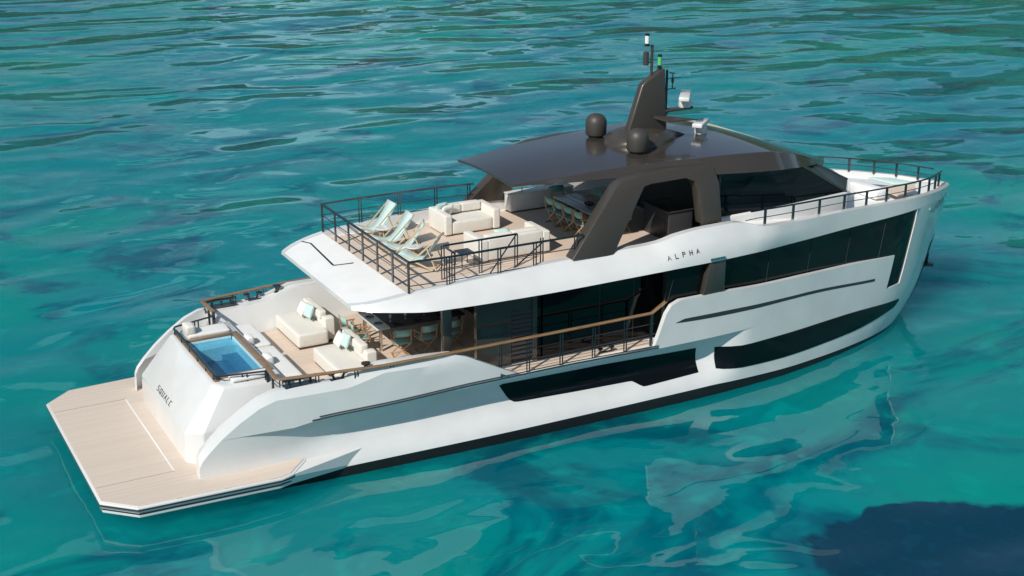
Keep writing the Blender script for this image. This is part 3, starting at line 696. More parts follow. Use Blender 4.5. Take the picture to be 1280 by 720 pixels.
# bar and console under the hardtop, seen through the openings
mb = MB(); mb.box(15.2, 17.6, 2.68, 3.12, UD+.06, 5.26); bar = obj('bar_counter', mb, M['gelcoat'], yacht, bevel=.025)
mb = MB(); mb.box(15.17, 17.62, 2.65, 3.14, 5.262, 5.30); obj('worktop', mb, M['pale_stone'], bar, bevel=.008)
mb = MB(); mb.box(15.24, 17.56, 2.72, 3.08, UD, UD+.06); obj('plinth', mb, M['bronze_matt'], bar)
mb = MB(); mb.tube([(15.75, 2.9, 5.30), (15.75, 2.9, 5.47), (15.78, 2.84, 5.52), (15.80, 2.76, 5.50)], .016, 8); obj('tap', mb, M['rail'], bar)
mb = MB(); mb.box(18.0, 18.9, -2.4, -1.0, UD, 5.6); cons = obj('bar_island', mb, M['dark_inside'], yacht, bevel=.03)
mb = MB(); mb.box(17.95, 18.95, -2.45, -.95, 5.602, 5.63); obj('worktop', mb, M['bronze'], cons, bevel=.006)
mb = MB(); mb.box(17.985, 17.995, -2.2, -1.5, 5.05, 5.25); obj('drawer_front', mb, M['grey_stripe'], cons)
mb = MB()
for s in (-1, 1):
    mb.box(15.4, 19.4, min(s*3.1, s*3.16), max(s*3.1, s*3.16), UD, 4.98)
parts('side_lining', mb, M['white_matt'], yacht)
# mast
mb = MB(); mb.prism([(17.75, 7.2), (18.38, 9.10), (18.55, 9.25), (19.16, 9.58), (19.24, 9.58), (19.40, 7.2)], -.14, .14, 'xz'); mast = obj('mast', mb, M['bronze_satin'], yacht, bevel=.09, seg=3, angle=50)
rows = []
for i in range(25):
    t = i/24; x = 17.25+3.0*t; w = .98*math.sin(math.pi*min(t*1.15+.02, 1)**.8)**.7 if t < .86 else 1.02*math.sin(math.pi*min(t*1.15+.02, 1)**.8)**.7
    w = max(w, .015); h = .46*math.sin(math.pi*t**.62)**.75 if 0 < t < 1 else 0.01
    rows.append([(x, w*math.cos(a), roof_z(min(x, 20.2), w*math.cos(a))-.03+max(h, .01)*math.sin(a)**.55) for a in [math.pi*k/14 for k in range(15)]])
mb = MB(); mb.loft(rows); obj('mast_pod', mb, M['bronze_satin'], mast, smooth=True, angle=60)
mb = MB(); mb.box(19.36, 19.43, -.02, .02, 7.4, 9.5); obj('cable_duct', mb, M['black'], mast)
mb = MB(); mb.tube([(18.80, 0, 9.3), (18.80, 0, 10.33)], .045, 10); mb.box(18.53, 18.83, -.05, .05, 10.31, 10.34); obj('light_pole', mb, M['bronze_satin'], mast)
mb = MB(); mb.lathe([(.075, 0), (.075, .05), (.068, .06)], 14, (18.60, 0, 10.34)); mb.lathe([(.07, .30), (.078, .31), (.078, .35), (.03, .37)], 14, (18.60, 0, 10.34)); parts('lamp_housing', mb, M['black'], mast)
mb = MB(); mb.lathe([(.068, .06), (.068, .30)], 14, (18.60, 0, 10.34)); obj('masthead_lamp', mb, M['white_light'], mast)
mb = MB(); mb.lathe([(.085, 0), (.09, .02), (.09, .40), (.06, .43)], 14, (18.58, 0, 9.72)); mb.bar((18.58, 0, 9.8), (18.8, 0, 9.8), .03); obj('horn', mb, M['bronze_satin'], mast)
mb = MB(); mb.lathe([(.07, 0), (.07, .10)], 12, (19.10, 0, 9.58)); mb.lathe([(.065, .36), (.07, .37), (.07, .43)], 12, (19.10, 0, 9.58)); parts('lamp_housing', mb, M['black'], mast)
mb = MB(); mb.lathe([(.064, .10), (.064, .36)], 12, (19.10, 0, 9.58)); obj('green_lamp', mb, M['green_light'], mast)
mb = MB(); mb.bar((19.3, 0, 8.88), (19.75, 0, 8.88), .03); mb.tube([(19.62, 0, 8.88), (19.62, 0, 9.35)], .02, 6); mb.lathe([(.045, 0), (.045, .14)], 8, (19.62, 0, 9.08)); mb.bar((19.4, .0, 9.22), (19.95, 0, 9.22), .018); mb.bar((19.5, 0, 9.4), (19.7, 0, 9.36), .03); obj('wind_sensor', mb, M['black'], mast)
mb = MB(); mb.add([(18.85, -.12, 8.10), (19.35, -.12, 8.06), (20.15, -.75, 7.98), (19.1, -.60, 8.0), (18.85, -.12, 8.02), (19.35, -.12, 7.98), (20.15, -.75, 7.95), (19.1, -.6, 7.95)], [(0, 1, 2, 3), (7, 6, 5, 4), (0, 4, 5, 1), (1, 5, 6, 2), (2, 6, 7, 3), (3, 7, 4, 0)])
mb.mirror_y(); parts('spreader', mb, M['bronze_satin'], mast)
mb = MB(); mb.prism([(19.3, -.14), (20.4, -.10), (20.45, 0), (20.4, .10), (19.3, .14)], 8.16, 8.24); obj('radar_bracket', mb, M['bronze_satin'], mast, bevel=.02)
def radar(x, y, z, rz, tilt, L=1.25):
    b = MB(); b.lathe([(.19, 0), (.21, .06), (.20, .22), (.14, .28), (.10, .30)], 18, (x, y, z)); p = obj('radar_pedestal', b, M['gelcoat'], mast, smooth=True, angle=40)
    m4 = Matrix.Translation((x, y, z+.36)) @ Matrix.Rotation(rz, 4, 'Z') @ Matrix.Rotation(tilt, 4, 'Y')
    b = MB(); b.box(-.17, .17, -L/2, L/2, -.07, .07, m4); obj('radar_scanner', b, M['gelcoat'], p, bevel=.03)
radar(20.13, 0, 8.24, R(-38), 0, 1.3)
radar(20.8, 0, roof_z(20.8)-.02, R(-50), 0, 1.0)
# satellite domes on the hardtop
for s in (-1, 1):
    x, y = 17.55, s*1.22; z = roof_z(x, y)
    b = MB(); b.lathe([(.24, 0), (.25, .06), (.30, .09)], 24, (x, y, z)); base_ = obj('dome_base', b, M['black'], yacht)
    b = MB(); b.lathe([(.31, .09), (.34, .13), (.345, .48), (.33, .58), (.28, .68), (.20, .75), (.10, .785), (.02, .79)], 28, (x, y, z)); obj('satellite_dome', b, M['bronze_matt'], base_, smooth=True, angle=60)

# ================================================================ rails
def twin(mb, x, y, z0, z1, gap=.085, w=.028, d=(1, 0)):
    for k in (-.5, .5): mb.bar((x+d[0]*gap*k, y+d[1]*gap*k, z0), (x+d[0]*gap*k, y+d[1]*gap*k, z1), w)
    mb.bar((x-d[0]*gap*.6, y-d[1]*gap*.6, z0+.012), (x+d[0]*gap*.6, y+d[1]*gap*.6, z0+.012), .05, .02); return mb
# upper deck
path = [(14.35, -3.36), (13.3, -3.36), (11.5, -3.35), (10, -3.36), (8.84, -3.28), (8.84, 3.28), (10, 3.36), (11.5, 3.37), (13.0, 3.32), (14.1, 3.20)]
mb = MB(); mb.ribbon([(x, y, 5.69) for x, y in path[:5]], .07, .045); mb.ribbon([(8.84, -3.31, 5.692), (8.84, 3.31, 5.692)], .07, .045); mb.ribbon([(x, y, 5.69) for x, y in path[5:]], .07, .045)
ur = obj('upper_deck_rail', mb, M['rail'], yacht)
mb = MB()
for z in (5.33, 5.0):
    mb.tube([(x, y, z) for x, y in path[:5]], .014, 6); mb.tube([(8.84, -3.28, z), (8.84, 3.28, z)], .014, 6); mb.tube([(x, y, z) for x, y in path[5:]], .014, 6)
parts('rail_wire', mb, M['rail'], ur)
for k in range(7):
    y = 3.26-k*6.52/6; mb = MB()
    if k in (0, 6): twin(mb, 8.84, y, 4.79, 5.68, d=(0, 1))
    else: mb.box(8.825, 8.855, y-.05, y+.05, 4.79, 5.68)
    obj('stanchion', mb, M['rail'], ur)
for s in (-1, 1):
    for x in ((10.0, 11.6, 12.75, 14.1) if s < 0 else (10.15, 11.5, 12.8, 14.0)):
        y = [abs(q[1]) for q in path if abs(q[0]-x) < 1.6][0]; mb = MB(); twin(mb, x, s*3.35, ztt(x)-.05, 5.68); obj('stanchion', mb, M['rail'], ur)
# stair rail
mb = MB(); zz = 5.66
mb.ribbon([(10.35, -3.0, zz), (10.35, -2.28, zz), (12.75, -2.28, zz)], .06, .045); sr = obj('stair_rail', mb, M['rail'], yacht)
mb = MB()
for z in (5.3, 4.97): mb.tube([(10.35, -3.0, z), (10.35, -2.28, z), (12.75, -2.28, z)], .014, 6)
mb.tube([(12.7, -2.3, 5.64), (11.6, -2.75, 4.75)], .022, 6); mb.tube([(13.2, -2.95, 5.5), (12.0, -3.0, 4.72)], .022, 6)
mb.tube([(10.2, -3.0, 5.0), (10.2, -3.0, 5.3)], .02, 6)
parts('handrail', mb, M['rail'], sr)
for x, y in ((10.35, -2.28), (11.55, -2.28), (12.72, -2.28), (10.35, -2.95), (13.2, -2.95)):
    mb = MB(); twin(mb, x, y, UD, zz); obj('stanchion', mb, M['rail'], sr)
mb = MB(); mb.box(10.45, 12.7, -3.1, -2.4, UD+.02, UD+.03); obj('stair_hatch', mb, M['white_matt'], yacht)
# teak capped rail round the main deck
for s in (-1, 1):
    P = [(4.93, 2.42), (4.88, 3.36), (4.95, 3.47), (6.05, 3.66), (7.7, 3.90), (9.6, 3.95), (12, 3.96), (14.2, 3.97), (16.42, 3.96)]
    mb = MB(); mb.ribbon([(x, s*y, 3.10) for x, y in P[1:]]+[(16.95, s*3.90, 3.36)], .13, .05); mb.ribbon([(P[0][0], s*P[0][1], 3.101), (4.88, s*3.40, 3.101)], .13, .05)
    cap = obj('teak_cap_rail', mb, M['teak_cap'], yacht, bevel=.012)
    mb = MB()
    for z in (2.42, 2.76): mb.tube([(x, s*3.97, z) for x in (10.6 if z < 2.6 else 10.1, 13.5, 16.5)], .014, 6)
    mb.tube([(4.93, s*2.45, 2.85), (4.9, s*3.4, 2.87)], .014, 6)
    parts('rail_wire', mb, M['rail'], cap)
    for x in (11.3, 12.2, 13.3, 14.4, 15.5): mb = MB(); twin(mb, x, s*3.97, 2.05, 3.08); obj('stanchion', mb, M['rail'], cap)
    mb = MB(); mb.box(16.38, 16.46, min(s*3.94, s*4.0), max(s*3.94, s*4.0), 2.05, 3.08); obj('stanchion', mb, M['rail'], cap)
    for x, y, z in ((5.0, 3.42, 2.78), (5.95, 3.6, 2.80), (7.0, 3.78, 2.85), (8.0, 3.88, 3.0)): mb = MB(); twin(mb, x, s*y, z-.08, 3.08); obj('stanchion', mb, M['rail'], cap)
    mb = MB(); mb.box(4.90, 4.98, min(s*2.42, s*2.5), max(s*2.42, s*2.5), 2.0, 3.08); mb.box(4.9, 4.96, min(s*2.9, s*2.95), max(s*2.9, s*2.95), 2.1, 3.08); parts('gate_post', mb, M['rail'], cap)
    # fairlead box and mooring bitts
    mb = MB(); z = 2.86
    mb.box(5.05, 5.95, min(s*3.36, s*3.60), max(s*3.36, s*3.60), z-.02, z+.015)
    for x in (5.2, 5.5, 5.8): mb.lathe([(.035, 0), (.03, .10), (.045, .13), (.045, .16)], 10, (x, s*3.48, z))
    mb.box(5.02, 5.98, min(s*3.40, s*3.56), max(s*3.40, s*3.56), z+.16, z+.19); obj('fairlead', mb, M['rail'], yacht)
    mb = MB()
    for x, tz in ((6.35, .30), (6.75, -.30)):
        mb.tube([(6.55+(x-6.55)*.4, s*3.60, 2.82), (x, s*3.60, 3.02)], .035, 8); mb.lathe([(.09, 0), (.10, .02), (.09, .04)], 12, (x, s*3.60, 3.0))
    mb.box(6.3, 6.8, min(s*3.54, s*3.70), max(s*3.54, s*3.68), 2.80, 2.86); obj('mooring_bitt', mb, M['rail'], yacht)
    mb = MB(); mb.lathe([(.12, 0), (.12, .03), (.06, .06), (.06, .18), (.13, .21), (.13, .24), (.05, .26)], 16, (7.35, s*3.62, 2.92)); obj('capstan', mb, M['rail'], yacht, smooth=True)
    mb = MB()
    for x in (14.75, 15.15): mb.tube([(x, s*3.78, 2.06), (x, s*3.78, 2.2)], .035, 8); mb.lathe([(.08, 0), (.08, .03)], 10, (x, s*3.78, 2.19))
    mb.box(14.7, 15.2, min(s*3.74, s*3.82), max(s*3.74, s*3.82), 2.06, 2.09); obj('mooring_bitt', mb, M['rail'], yacht)
# foredeck rails
for s in (-1, 1):
    def fp(u, h, i=.28): return (xu(u, ZS(u))-(i*.6*sstep(29, 31.5, u)), s*max(hy(u, ZS(u))-i, .02), ZS(u)+h)
    mb = MB(); mb.ribbon([fp(u, .47) for u in [20.0+.5*i for i in range(22)]+[31, 31.35, 31.6, 31.75]], .06, .04); frl = obj('foredeck_rail', mb, M['rail'], yacht)
    mb = MB(); mb.tube([fp(u, .22) for u in [19.8+.5*i for i in range(23)]+[31, 31.35, 31.6, 31.75]], .014, 6); parts('rail_wire', mb, M['rail'], frl)
    for u in (20.6, 21.9, 23.2, 24.5, 25.7, 26.8, 27.9, 28.9, 29.8, 30.6, 31.3):
        mb = MB(); a, b_ = fp(u, -.03), fp(u, .46)
        mb.box(a[0]-.045, a[0]+.045, a[1]-.015, a[1]+.015, a[2], b_[2]); obj('stanchion', mb, M['rail'], frl)
# bow fittings
mb = MB(); mb.add([(xu(u, z)+.02, sg*(hy(u, z)+.012), z) for u, z, sg in [(31.7, 2.6, -1), (32.05, 2.7, 0), (31.7, 2.6, 1), (31.4, .1, -1), (32.0, .1, 0), (31.4, .1, 1)]], [(0, 1, 4, 3), (1, 2, 5, 4)])
rows = []
for z in fr(.05, 2.5, 10):
    rows.append([(lambda p: (p[0]+.01, p[1], p[2]))(hpt(u, z, .012, s)) for s, u in [(-1, u) for u in (30.75, 31.1, 31.5, 31.8, 32.0, 32.1)]+[(1, u) for u in (32.0, 31.8, 31.5, 31.1, 30.75)]])
mb = MB(); mb.loft(rows); obj('stem_plate', mb, M['black'], yacht, smooth=True)
for s in (-1, 1):
    P = Vector(hpt(31.1, 1.75, .06, s)); mb = MB()
    mb.tube([P+Vector((0, 0, .35)), P, P+Vector((-.12, s*.02, -.12))], .06, 8); mb.bar(P+Vector((-.16, 0, -.05)), P+Vector((.2, s*.1, -.10)), .16, .10); obj('anchor', mb, M['black'], yacht)
    em = MB(); 
    for (a, c) in (((29.5, 4.02), (29.9, 3.86)), ((29.9, 3.86), (30.15, 4.05)), ((30.2, 3.9), (30.9, 4.0)), ((30.3, 4.08), (31.2, 4.14)), ((30.5, 3.92), (31.1, 3.86))):
        em.bar(hpt(a[0], a[1], .02, s), hpt(c[0], c[1], .02, s), .05, .09)
    obj('bow_emblem', em, M['steel'], yacht)
# bow seating well
mb = MB(); mb.box(27.0, 27.55, -1.75, -.35, 4.62, 4.96); obj('bow_sofa_back', mb, M['white_matt'], yacht, bevel=.08)
mb = MB(); mb.prism([(27.75, -2.0), (27.8, -.9), (28.6, -.9), (29.3, -1.2), (28.9, -1.7)], 4.72, 4.765); obj('bow_well_teak', mb, M['teak_deck'], yacht)

# built-in seat forward of the pool
for k, (y0, y1) in enumerate(((.62, 2.6), (-2.05, .52))):
    mb = MB(); mb.box(5.42, 6.12, y0, y1, ZD, 2.30); obj('bench_base', mb, M['gelcoat'], yacht, bevel=.03)
# ================================================================ loose furniture
def cushion(sx, sy, sz, puff=.25):
    """a soft box: rounded, a little domed"""
    mb = MB(); n = 6
    def pt(u, v, w):
        k = 1-.12*puff*(u*u*v*v); dz = 1+puff*.6*(1-u*u)*(1-v*v)
        return (u*sx/2*k, v*sy/2*k, w*sz/2*dz)
    for w in (-1, 1):
        g = [[pt(-1+2*i/n, -1+2*j/n, w) for j in range(n+1)] for i in range(n+1)]; mb.loft(g)
    e = lambda t: -1+2*t/n
    for fixed in (-1, 1):
        mb.loft([[pt(fixed, e(j), -1) for j in range(n+1)], [pt(fixed*1.0, e(j), 1) for j in range(n+1)]])
        mb.loft([[pt(e(j), fixed, -1) for j in range(n+1)], [pt(e(j), fixed, 1) for j in range(n+1)]])
    return mb
def place(ob, loc, rz=0, tilt=0, axis='Y'):
    ob.matrix_world = Matrix.Translation(loc) @ Matrix.Rotation(rz, 4, 'Z') @ Matrix.Rotation(tilt, 4, axis); return ob
def soft(name, size, mat, parent=None, puff=.25, bev=.05):
    return obj(name, cushion(*size, puff), mat, parent, bevel=min(bev, min(size)*.4), seg=3, angle=50)
def soft_at(name, size, mat, parent, loc, rz=0, tilt=0, axis='Y', puff=.25, bev=.05):
    o = soft(name, size, mat, parent, puff, bev); o.location = loc
    o.rotation_euler = (Matrix.Rotation(rz, 3, 'Z') @ Matrix.Rotation(tilt, 3, axis)).to_euler(); return o
def pillow(label, mat, loc, rz, tilt, size=(.44, .44, .15), group='scatter pillows on the sofas'):
    mb = MB(); n = 10; sx, sy, sz = size
    for w in (-1, 1):
        g = []
        for i in range(n+1):
            row = []
            for j in range(n+1):
                u, v = -1+2*i/n, -1+2*j/n; k = 1-.07*((1-u*u)+(1-v*v))*0+.0
                pin = 1-.06*(1-u*u) if abs(v) > .99 else 1; pin2 = 1-.06*(1-v*v) if abs(u) > .99 else 1
                h = ((1-u**4)*(1-v**4))**.6
                row.append((u*sx/2*pin2, v*sy/2*pin, w*sz/2*h))
            g.append(row)
        mb.loft(g)
    o = obj('scatter_pillow', mb, mat, None, smooth=True, angle=80); o.location = loc
    o.rotation_euler = (Matrix.Rotation(rz, 3, 'Z') @ Matrix.Rotation(tilt, 3, 'Y')).to_euler()
    return tag(o, label, 'pillow', group)
# cushions on the built-in seat
for (y0, y1, lb) in ((.64, 2.58, 'long white seat cushion on the port half of the pool bench'), (-2.03, .50, 'long white seat cushion on the starboard half of the pool bench')):
    o = soft('seat_cushion', (.68, y1-y0, .17), M['white_fabric'], None, .15); o.location = (5.78, (y0+y1)/2, 2.39); tag(o, lb, 'cushion', 'cushions of the pool bench')
for (y0, y1, lb) in ((.72, 1.12, 'small white bolster on the pool bench, the one nearer port'), (-1.0, -.55, 'small white bolster on the pool bench, the one nearer starboard')):
    o = soft('bolster', (.22, y1-y0, .24), M['white_fabric'], None, .4, .08); o.location = (5.52, (y0+y1)/2, 2.60); tag(o, lb, 'cushion', 'bolsters of the pool bench')
o = soft('sun_pad', (1.25, .62, .10), M['white_fabric'], None, .1, .04); o.location = (4.5, 1.72, ZP+.03); tag(o, 'flat white sun pad beside the port edge of the pool', 'sun pad')
o = soft('sun_pad', (1.1, .42, .10), M['white_fabric'], None, .1, .04); o.location = (4.55, -2.12, ZP+.03); tag(o, 'flat white sun pad between the starboard edge of the pool and the stern rail', 'sun pad')
o = soft('bolster', (.30, .50, .26), M['cream_fabric'], None, .4, .08); o.location = (3.98, 1.72, ZP+.20); tag(o, 'cream bolster at the aft end of the pad beside the pool', 'cushion')
# ---- two daybeds on the aft deck
def daybed():
    t = thing('daybed', 'x', 'sofa', (7.15, 1.75, ZD), 0, 'daybeds on the aft deck')      # origin: aft edge, middle
    mb = MB(); mb.box(.04, 1.2, -1.0, 1.0, 0, .06); obj('plinth', mb, M['bronze_matt'], t)
    soft_at('seat', (1.0, 2.1, .42), M['cream_fabric'], t, (.48, 0, .27), puff=.10, bev=.07)
    soft_at('backrest', (.30, 1.5, .44), M['cream_fabric'], t, (1.12, .28, .50), puff=.15, bev=.10)
    soft_at('back_bolster', (.26, 1.45, .24), M['cream_fabric'], t, (1.03, .28, .76), puff=.2, bev=.10)
    soft_at('armrest', (.34, .30, .72), M['cream_fabric'], t, (1.12, -.62, .40), puff=.1, bev=.10)
    return t
d1 = daybed(); d1.location = (7.0, 1.85, ZD); d1.rotation_euler = (0, 0, 0); d1['label'] = 'cream daybed on the port side of the aft deck with pillows against its back'
d2 = dup(d1, (7.05, -1.30, ZD), 0, 'cream daybed on the aft deck beside the teak capped starboard rail')
pillow('white pillow leaning on the back of the port daybed', M['white_fabric'], (7.66, 2.25, 2.78), 0, R(-62))
pillow('mint pillow leaning on the back of the port daybed', M['mint'], (7.74, 1.86, 2.80), R(8), R(-66))
pillow('white pillow leaning on the back of the starboard daybed', M['white_fabric'], (7.70, -.72, 2.78), 0, R(-62))
pillow('mint pillow leaning on the back of the starboard daybed', M['mint'], (7.80, -.98, 2.82), R(6), R(-68))
# ---- director chairs
def director_chair(mat):
    """faces +x, seat centre over the origin"""
    t = thing('director_chair', 'x', 'chair', (0, 0, 0))
    w = .26; d = .24
    for s in (-1, 1):
        y = s*w
        for xx in (-.19, .19):
            pass
    # two X pairs, front and rear, crossing sideways
    for x in (-.19, .19):
        for s in (-1, 1):
            mb = MB(); mb.bar((x+.012*s, -s*w, .03), (x+.012*s, s*w, .46), .022, .035); obj('leg', mb, M['chair_wood'], t)
    for s in (-1, 1):
        mb = MB(); mb.bar((-.24, s*w, .02), (.24, s*w, .02), .035, .03); obj('foot_rail', mb, M['chair_wood'], t)
        mb = MB(); mb.bar((-.24, s*w, .46), (.24, s*w, .46), .035, .03); obj('seat_rail', mb, M['chair_wood'], t)
        mb = MB(); mb.bar((-.27, s*w, .66), (.25, s*w, .66), .05, .025); mb.bar((.19, s*w, .46), (.19, s*w, .65), .03); obj('armrest', mb, M['chair_wood'], t)
        mb = MB(); mb.bar((-.20, s*w, .46), (-.27, s*w, .90), .03); obj('back_post', mb, M['chair_wood'], t)
    mb = MB(); mb.loft([[(-.22, -w, .475), (0, -w, .475), (.22, -w, .475)], [(-.22, 0, .45), (0, 0, .445), (.22, 0, .45)], [(-.22, w, .475), (0, w, .475), (.22, w, .475)]]); sc_ = obj('seat', mb, mat, t, smooth=True)
    sc_.modifiers.new('thick', 'SOLIDIFY').thickness = .02
    mb = MB(); mb.loft([[(-.225, -w-.01, .68), (-.27, -w-.01, .90)], [(-.28, 0, .68), (-.325, 0, .90)], [(-.225, w+.01, .68), (-.27, w+.01, .90)]]); bk = obj('backrest', mb, mat, t, smooth=True)
    bk.modifiers.new('thick', 'SOLIDIFY').thickness = .02
    return t
# ---- main deck dining table
t = thing('dining_table', 'long dining table with pale stone end, the rest coloured dark for the upper deck shade', 'table', (0, 0, 0))
TX0, TX1, TY0, TY1, TZ = 9.0, 11.9, -.52, .95, 2.76
mb = MB(); mb.box(TX0, TX0+.42, TY0, TY1, TZ-.05, TZ+.002); obj('lit_table_end', mb, M['pale_stone'], t, bevel=.008)
mb = MB(); mb.box(TX0+.425, TX1, TY0, TY1, TZ-.05, TZ); obj('tabletop', mb, M['dark_inside'], t, bevel=.008)  # same top, coloured dark to stand for the upper deck's shadow
for x in (TX0+.15, TX1-.15):
    for y in (TY0+.12, TY1-.12):
        mb = MB(); mb.box(x-.04, x+.04, y-.04, y+.04, ZD, TZ-.05); obj('leg', mb, M['steel'], t)
kinds = []
first = director_chair(M['mint_shaded'])
first.location = (8.62, .62, ZD); first.rotation_euler = (0, 0, R(4)); first['label'] = 'mint director chair at the pale table end, port one of the pair'; first['group'] = 'director chairs round the main deck table'
dup(first, (8.66, -.08, ZD), R(-14), 'mint director chair at the pale table end, starboard one of the pair')
nm = ['nearest the aft deck', 'second from the aft deck', 'farthest under the upper deck']
for k, x in enumerate((9.55, 10.35, 11.2)):
    dup(first, (x, -.98, ZD), R(90+(-12, 4, 0)[k]), 'mint director chair, starboard side of main deck table, '+nm[k])
    dup(first, (x, 1.38, ZD), R(-90), 'mint director chair, port side of main deck table, '+nm[k])
# place settings
def plate(): 
    mb = MB(); mb.lathe([(.05, 0), (.13, .012), (.135, .016), (.10, .010), (.02, .008)], 20); return mb
pl = None; q = 0
pw = ['at the port place of the pale table end', 'at the starboard place of the pale table end', 'at the first starboard place of the shade-coloured table top', 'at the second starboard place of the shade-coloured table top', 'at the third starboard place of the shade-coloured table top', 'at the first port place of the shade-coloured table top', 'at the second port place of the shade-coloured table top', 'at the third port place of the shade-coloured table top']
for (x, y) in ((9.2, .55), (9.22, -.08), (9.75, -.32), (10.4, -.32), (11.2, -.32), (9.75, .75), (10.4, .75), (11.2, .75)):
    if pl is None: pl = obj('dinner_plate', plate(), M['plate'], None, smooth=True); o = pl
    else: o = pl.copy(); COL.objects.link(o)
    o.location = (x, y, TZ+.004); tag(o, 'dark round dinner plate '+pw[q], 'plate', 'plates on the main deck table'); q += 1
gp = None; q = 0
for (x, y) in ((9.62, -.05), (10.1, -.08), (10.75, -.02), (11.35, -.08)):
    if gp is None:
        mb = MB(); mb.lathe([(.035, 0), (.035, .004), (.006, .01), (.006, .08), (.03, .10), (.042, .15), (.036, .21)], 14); gp = obj('wine_glass', mb, M['clear'], None, smooth=True); o = gp
    else: o = gp.copy(); COL.objects.link(o)
    o.location = (x, y, TZ+.002); tag(o, 'clear stemmed wine glass on the shade-coloured table top, '+['nearest the pale end', 'second from the pale end', 'third from the pale end', 'farthest from the pale end'][q], 'glass', 'wine glasses on the main deck table'); q += 1
# ---- upper deck sofas
def sofa(L, depth):
    """length along x, back on the -y side, seat opens to +y"""
    t = thing('sofa', 'x', 'sofa', (0, 0, 0))
    mb = MB(); mb.box(-L/2+.06, L/2-.06, -depth/2+.06, depth/2-.06, 0, .05); obj('plinth', mb, M['bronze_matt'], t)
    soft_at('seat', (L-.5, depth-.28, .40), M['cream_fabric'], t, (0, .13, .24), puff=.08, bev=.06)
    soft_at('backrest', (L-.46, .28, .66), M['cream_fabric'], t, (0, -depth/2+.15, .38), puff=.08, bev=.06)
    for k in (-1, 1):
        soft_at('back_cushion', ((L-.56)/2, .22, .26), M['cream_fabric'], t, (k*(L-.54)/4, -depth/2+.33, .62), 0, R(12)*0, 'X', .25, .09)
        soft_at('armrest', (.26, depth, .64), M['cream_fabric'], t, (k*(L/2-.13), 0, .36), puff=.05, bev=.05)
    return t
s1 = sofa(1.95, 1.25); s1.location = (13.12, 1.92, UD+.02); s1.rotation_euler = (0, 0, math.pi); s1['label'] = 'cream sofa on the upper deck toward the port rail, facing the camera'; s1['group'] = 'sofas on the upper deck'
s2 = sofa(2.35, 1.2); s2.location = (13.12, -.95, UD+.02); s2['label'] = 'cream sofa on the upper deck with its back to the starboard stair rail'; s2['group'] = 'sofas on the upper deck'
pillow('mint pillow in the corner of the upper sofa near the port rail', M['mint'], (12.42, 2.22, 5.30), R(-75), R(-70), (.48, .48, .16))
pillow('white pillow in front of a mint one on the upper sofa near the port rail', M['white_fabric'], (12.55, 2.02, 5.28), R(-80), R(-64))
pillow('mint pillow lying along the back of the upper sofa near the stair rail', M['mint'], (12.85, -1.2, 5.36), R(80), R(-25), (.42, .5, .15))
o = obj('low_table', MB().box(11.95, 12.45, -.95, -.45, UD+.36, UD+.40), M['rail']); 
lt_ = thing('coffee_table', 'small square dark table at the aft end of the sofa by the stair rail', 'table', (0, 0, 0)); bpy.data.objects.remove(o)
obj('tabletop', MB().box(11.2, 11.65, -1.75, -1.25, UD+.44, UD+.47), M['rail'], lt_)
for x in (11.23, 11.62):
    for y in (-1.72, -1.28): obj('leg', MB().box(x-.012, x+.012, y-.012, y+.012, UD+.02, UD+.44), M['rail'], lt_)
# ---- deck chairs facing aft
def deck_chair():
    """faces -x; origin on the floor under the middle of the seat"""
    t = thing('deck_chair', 'x', 'deck chair', (0, 0, 0)); w = .29
    for s in (-1, 1):
        mb = MB(); mb.bar((-.52, s*w, .33), (.62, s*w, 1.0), .028, .045) if False else mb.bar((.62, s*w, 1.02), (-.42, s*w, .02), .022, .035); obj('back_rail', mb, M['pale_wood'], t)
        mb = MB(); mb.bar((-.60, s*(w-.035), .42), (.46, s*(w-.035), .02), .028, .045); obj('seat_rail', mb, M['pale_wood'], t)
        mb = MB(); mb.bar((.30, s*(w+.03), .72), (.60, s*(w+.03), .03), .024, .035); obj('prop_leg', mb, M['pale_wood'], t)
    mb = MB(); mb.bar((.62, -w, 1.02), (.62, w, 1.02), .04); mb.bar((-.60, -w, .42), (-.60, w, .42), .04); mb.bar((.46, -w, .03), (.46, w, .03), .03); mb.bar((-.42, -w, .03), (-.42, w, .03), .03); parts('crossbar', mb, M['pale_wood'], t)
    prof = [(.605, 1.05), (.48, .80), (.32, .56), (.18, .38), (.05, .28), (-.12, .25), (-.30, .29), (-.48, .37), (-.61, .44)]
    mb = MB(); mb.loft([[(x, y, z) for y in (-w-.012, 0, w+.012)] for x, z in prof]); sl = obj('sling', mb, M['mint'], t, smooth=True, angle=70)
    sl.modifiers.new('thick', 'SOLIDIFY').thickness = .012
    return t
dcl = ['mint deck chair nearest the port rail of the upper deck', 'mint deck chair right of the farther small round table', 'mint deck chair left of the nearer small round table', 'mint deck chair in the starboard aft corner behind the rail']
dc = deck_chair(); ys_ = (2.42, 1.12, .22, -1.0)
for k in range(4):
    loc = (10.25, ys_[k], UD+.02); rz = (R(2), R(-3), R(-24), R(-46))[k]
    if k == 0: dc.location = loc; dc.rotation_euler = (0, 0, rz); dc['label'] = dcl[0]; dc['group'] = 'deck chairs on the upper deck'
    else: dup(dc, loc, rz, dcl[k])
rt = thing('side_table', 'small round white table between the two deck chairs nearest the port rail', 'table', (10.32, 1.88, UD+.02), 0, 'round tables between the deck chairs')
mb = MB(); mb.lathe([(.25, .40), (.26, .41), (.26, .43), (.25, .44)], 24); obj('tabletop', mb, M['gelcoat'], rt, smooth=True)
for k in range(3): a = k*2.094; obj('leg', MB().tube([(.1*math.cos(a), .1*math.sin(a), .40), (.2*math.cos(a), .2*math.sin(a), 0)], .014, 6), M['pale_wood'], rt)
dup(rt, (10.36, -.28, UD+.02), 0, 'small round white table between the two deck chairs nearest starboard')
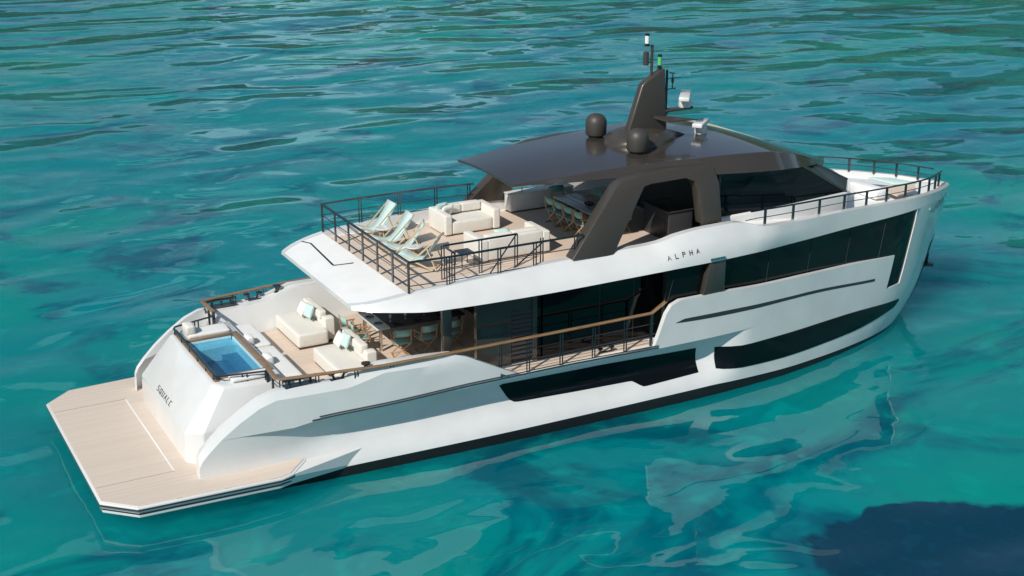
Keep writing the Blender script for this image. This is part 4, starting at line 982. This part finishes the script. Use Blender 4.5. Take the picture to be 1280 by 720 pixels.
# ---- upper deck dining table and chairs
t = thing('dining_table', 'long grey dining table in the shade under the hardtop', 'table', (0, 0, 0))
mb = MB(); mb.box(16.15, 17.05, -1.5, 1.5, 5.36, 5.40); obj('tabletop', mb, M['pale_stone'], t, bevel=.01)
mb = MB(); mb.box(16.45, 16.47, -1.45, 1.45, 5.402, 5.404); mb.box(16.72, 16.74, -1.45, 1.45, 5.402, 5.404); parts('inlay_strip', mb, M['dark_inside'], t)
for y in (-1.0, 1.0): obj('leg', MB().box(16.4, 16.8, y-.06, y+.06, UD+.02, 5.36), M['bronze_matt'], t)
up = director_chair(M['mint_deep']); up['group'] = 'director chairs round the upper table'
pos = [(15.95, y, 0, 'on aft side of upper table, '+d) for y, d in ((1.0, 'nearest the white bar'), (.42, 'second from the white bar'), (-.17, 'third from the white bar'), (-.78, 'farthest from the white bar'))]
pos += [(17.3, y, 180, 'on forward side of upper table, '+d) for y, d in ((1.0, 'nearest the white bar'), (.42, 'second from the white bar'), (-.17, 'third from the white bar'), (-.78, 'farthest from the white bar'))]
pos += [(16.6, 1.85, -90, 'at the head of the upper deck table next to the bar')]
for k, (x, y, rz, lb) in enumerate(pos):
    lb = 'sea green director chair '+lb
    if k == 0: up.location = (x, y, UD+.02); up.rotation_euler = (0, 0, R(rz)); up['label'] = lb
    else: dup(up, (x, y, UD+.02), R(rz), lb)
bw = thing('fruit_bowl', 'dark bowl of red fruit on the upper dining table', 'bowl', (16.6, .0, 5.402))
obj('bowl', MB().lathe([(.06, 0), (.14, .05), (.17, .10), (.15, .10), (.10, .04), (.02, .03)], 18), M['plate'], bw, smooth=True)
mb = MB()
for k in range(5): mb.lathe([(.005, -.045), (.035, -.03), (.045, 0), (.035, .03), (.005, .045)], 10, (.07*math.cos(k*1.26), .07*math.sin(k*1.26), .10))
parts('fruit', mb, M['fruit'], bw, smooth=True)
# ---- bow: sun pad and chair in the well
mb = MB(); mb.prism([(28.3, .10), (28.95, -.35), (29.35, -1.25), (28.5, -1.0)], 4.78, 4.86); o = obj('bow_pad', mb, M['mint'], None, bevel=.03); tag(o, 'mint triangular pad lying in the seating well at the bow', 'cushion')
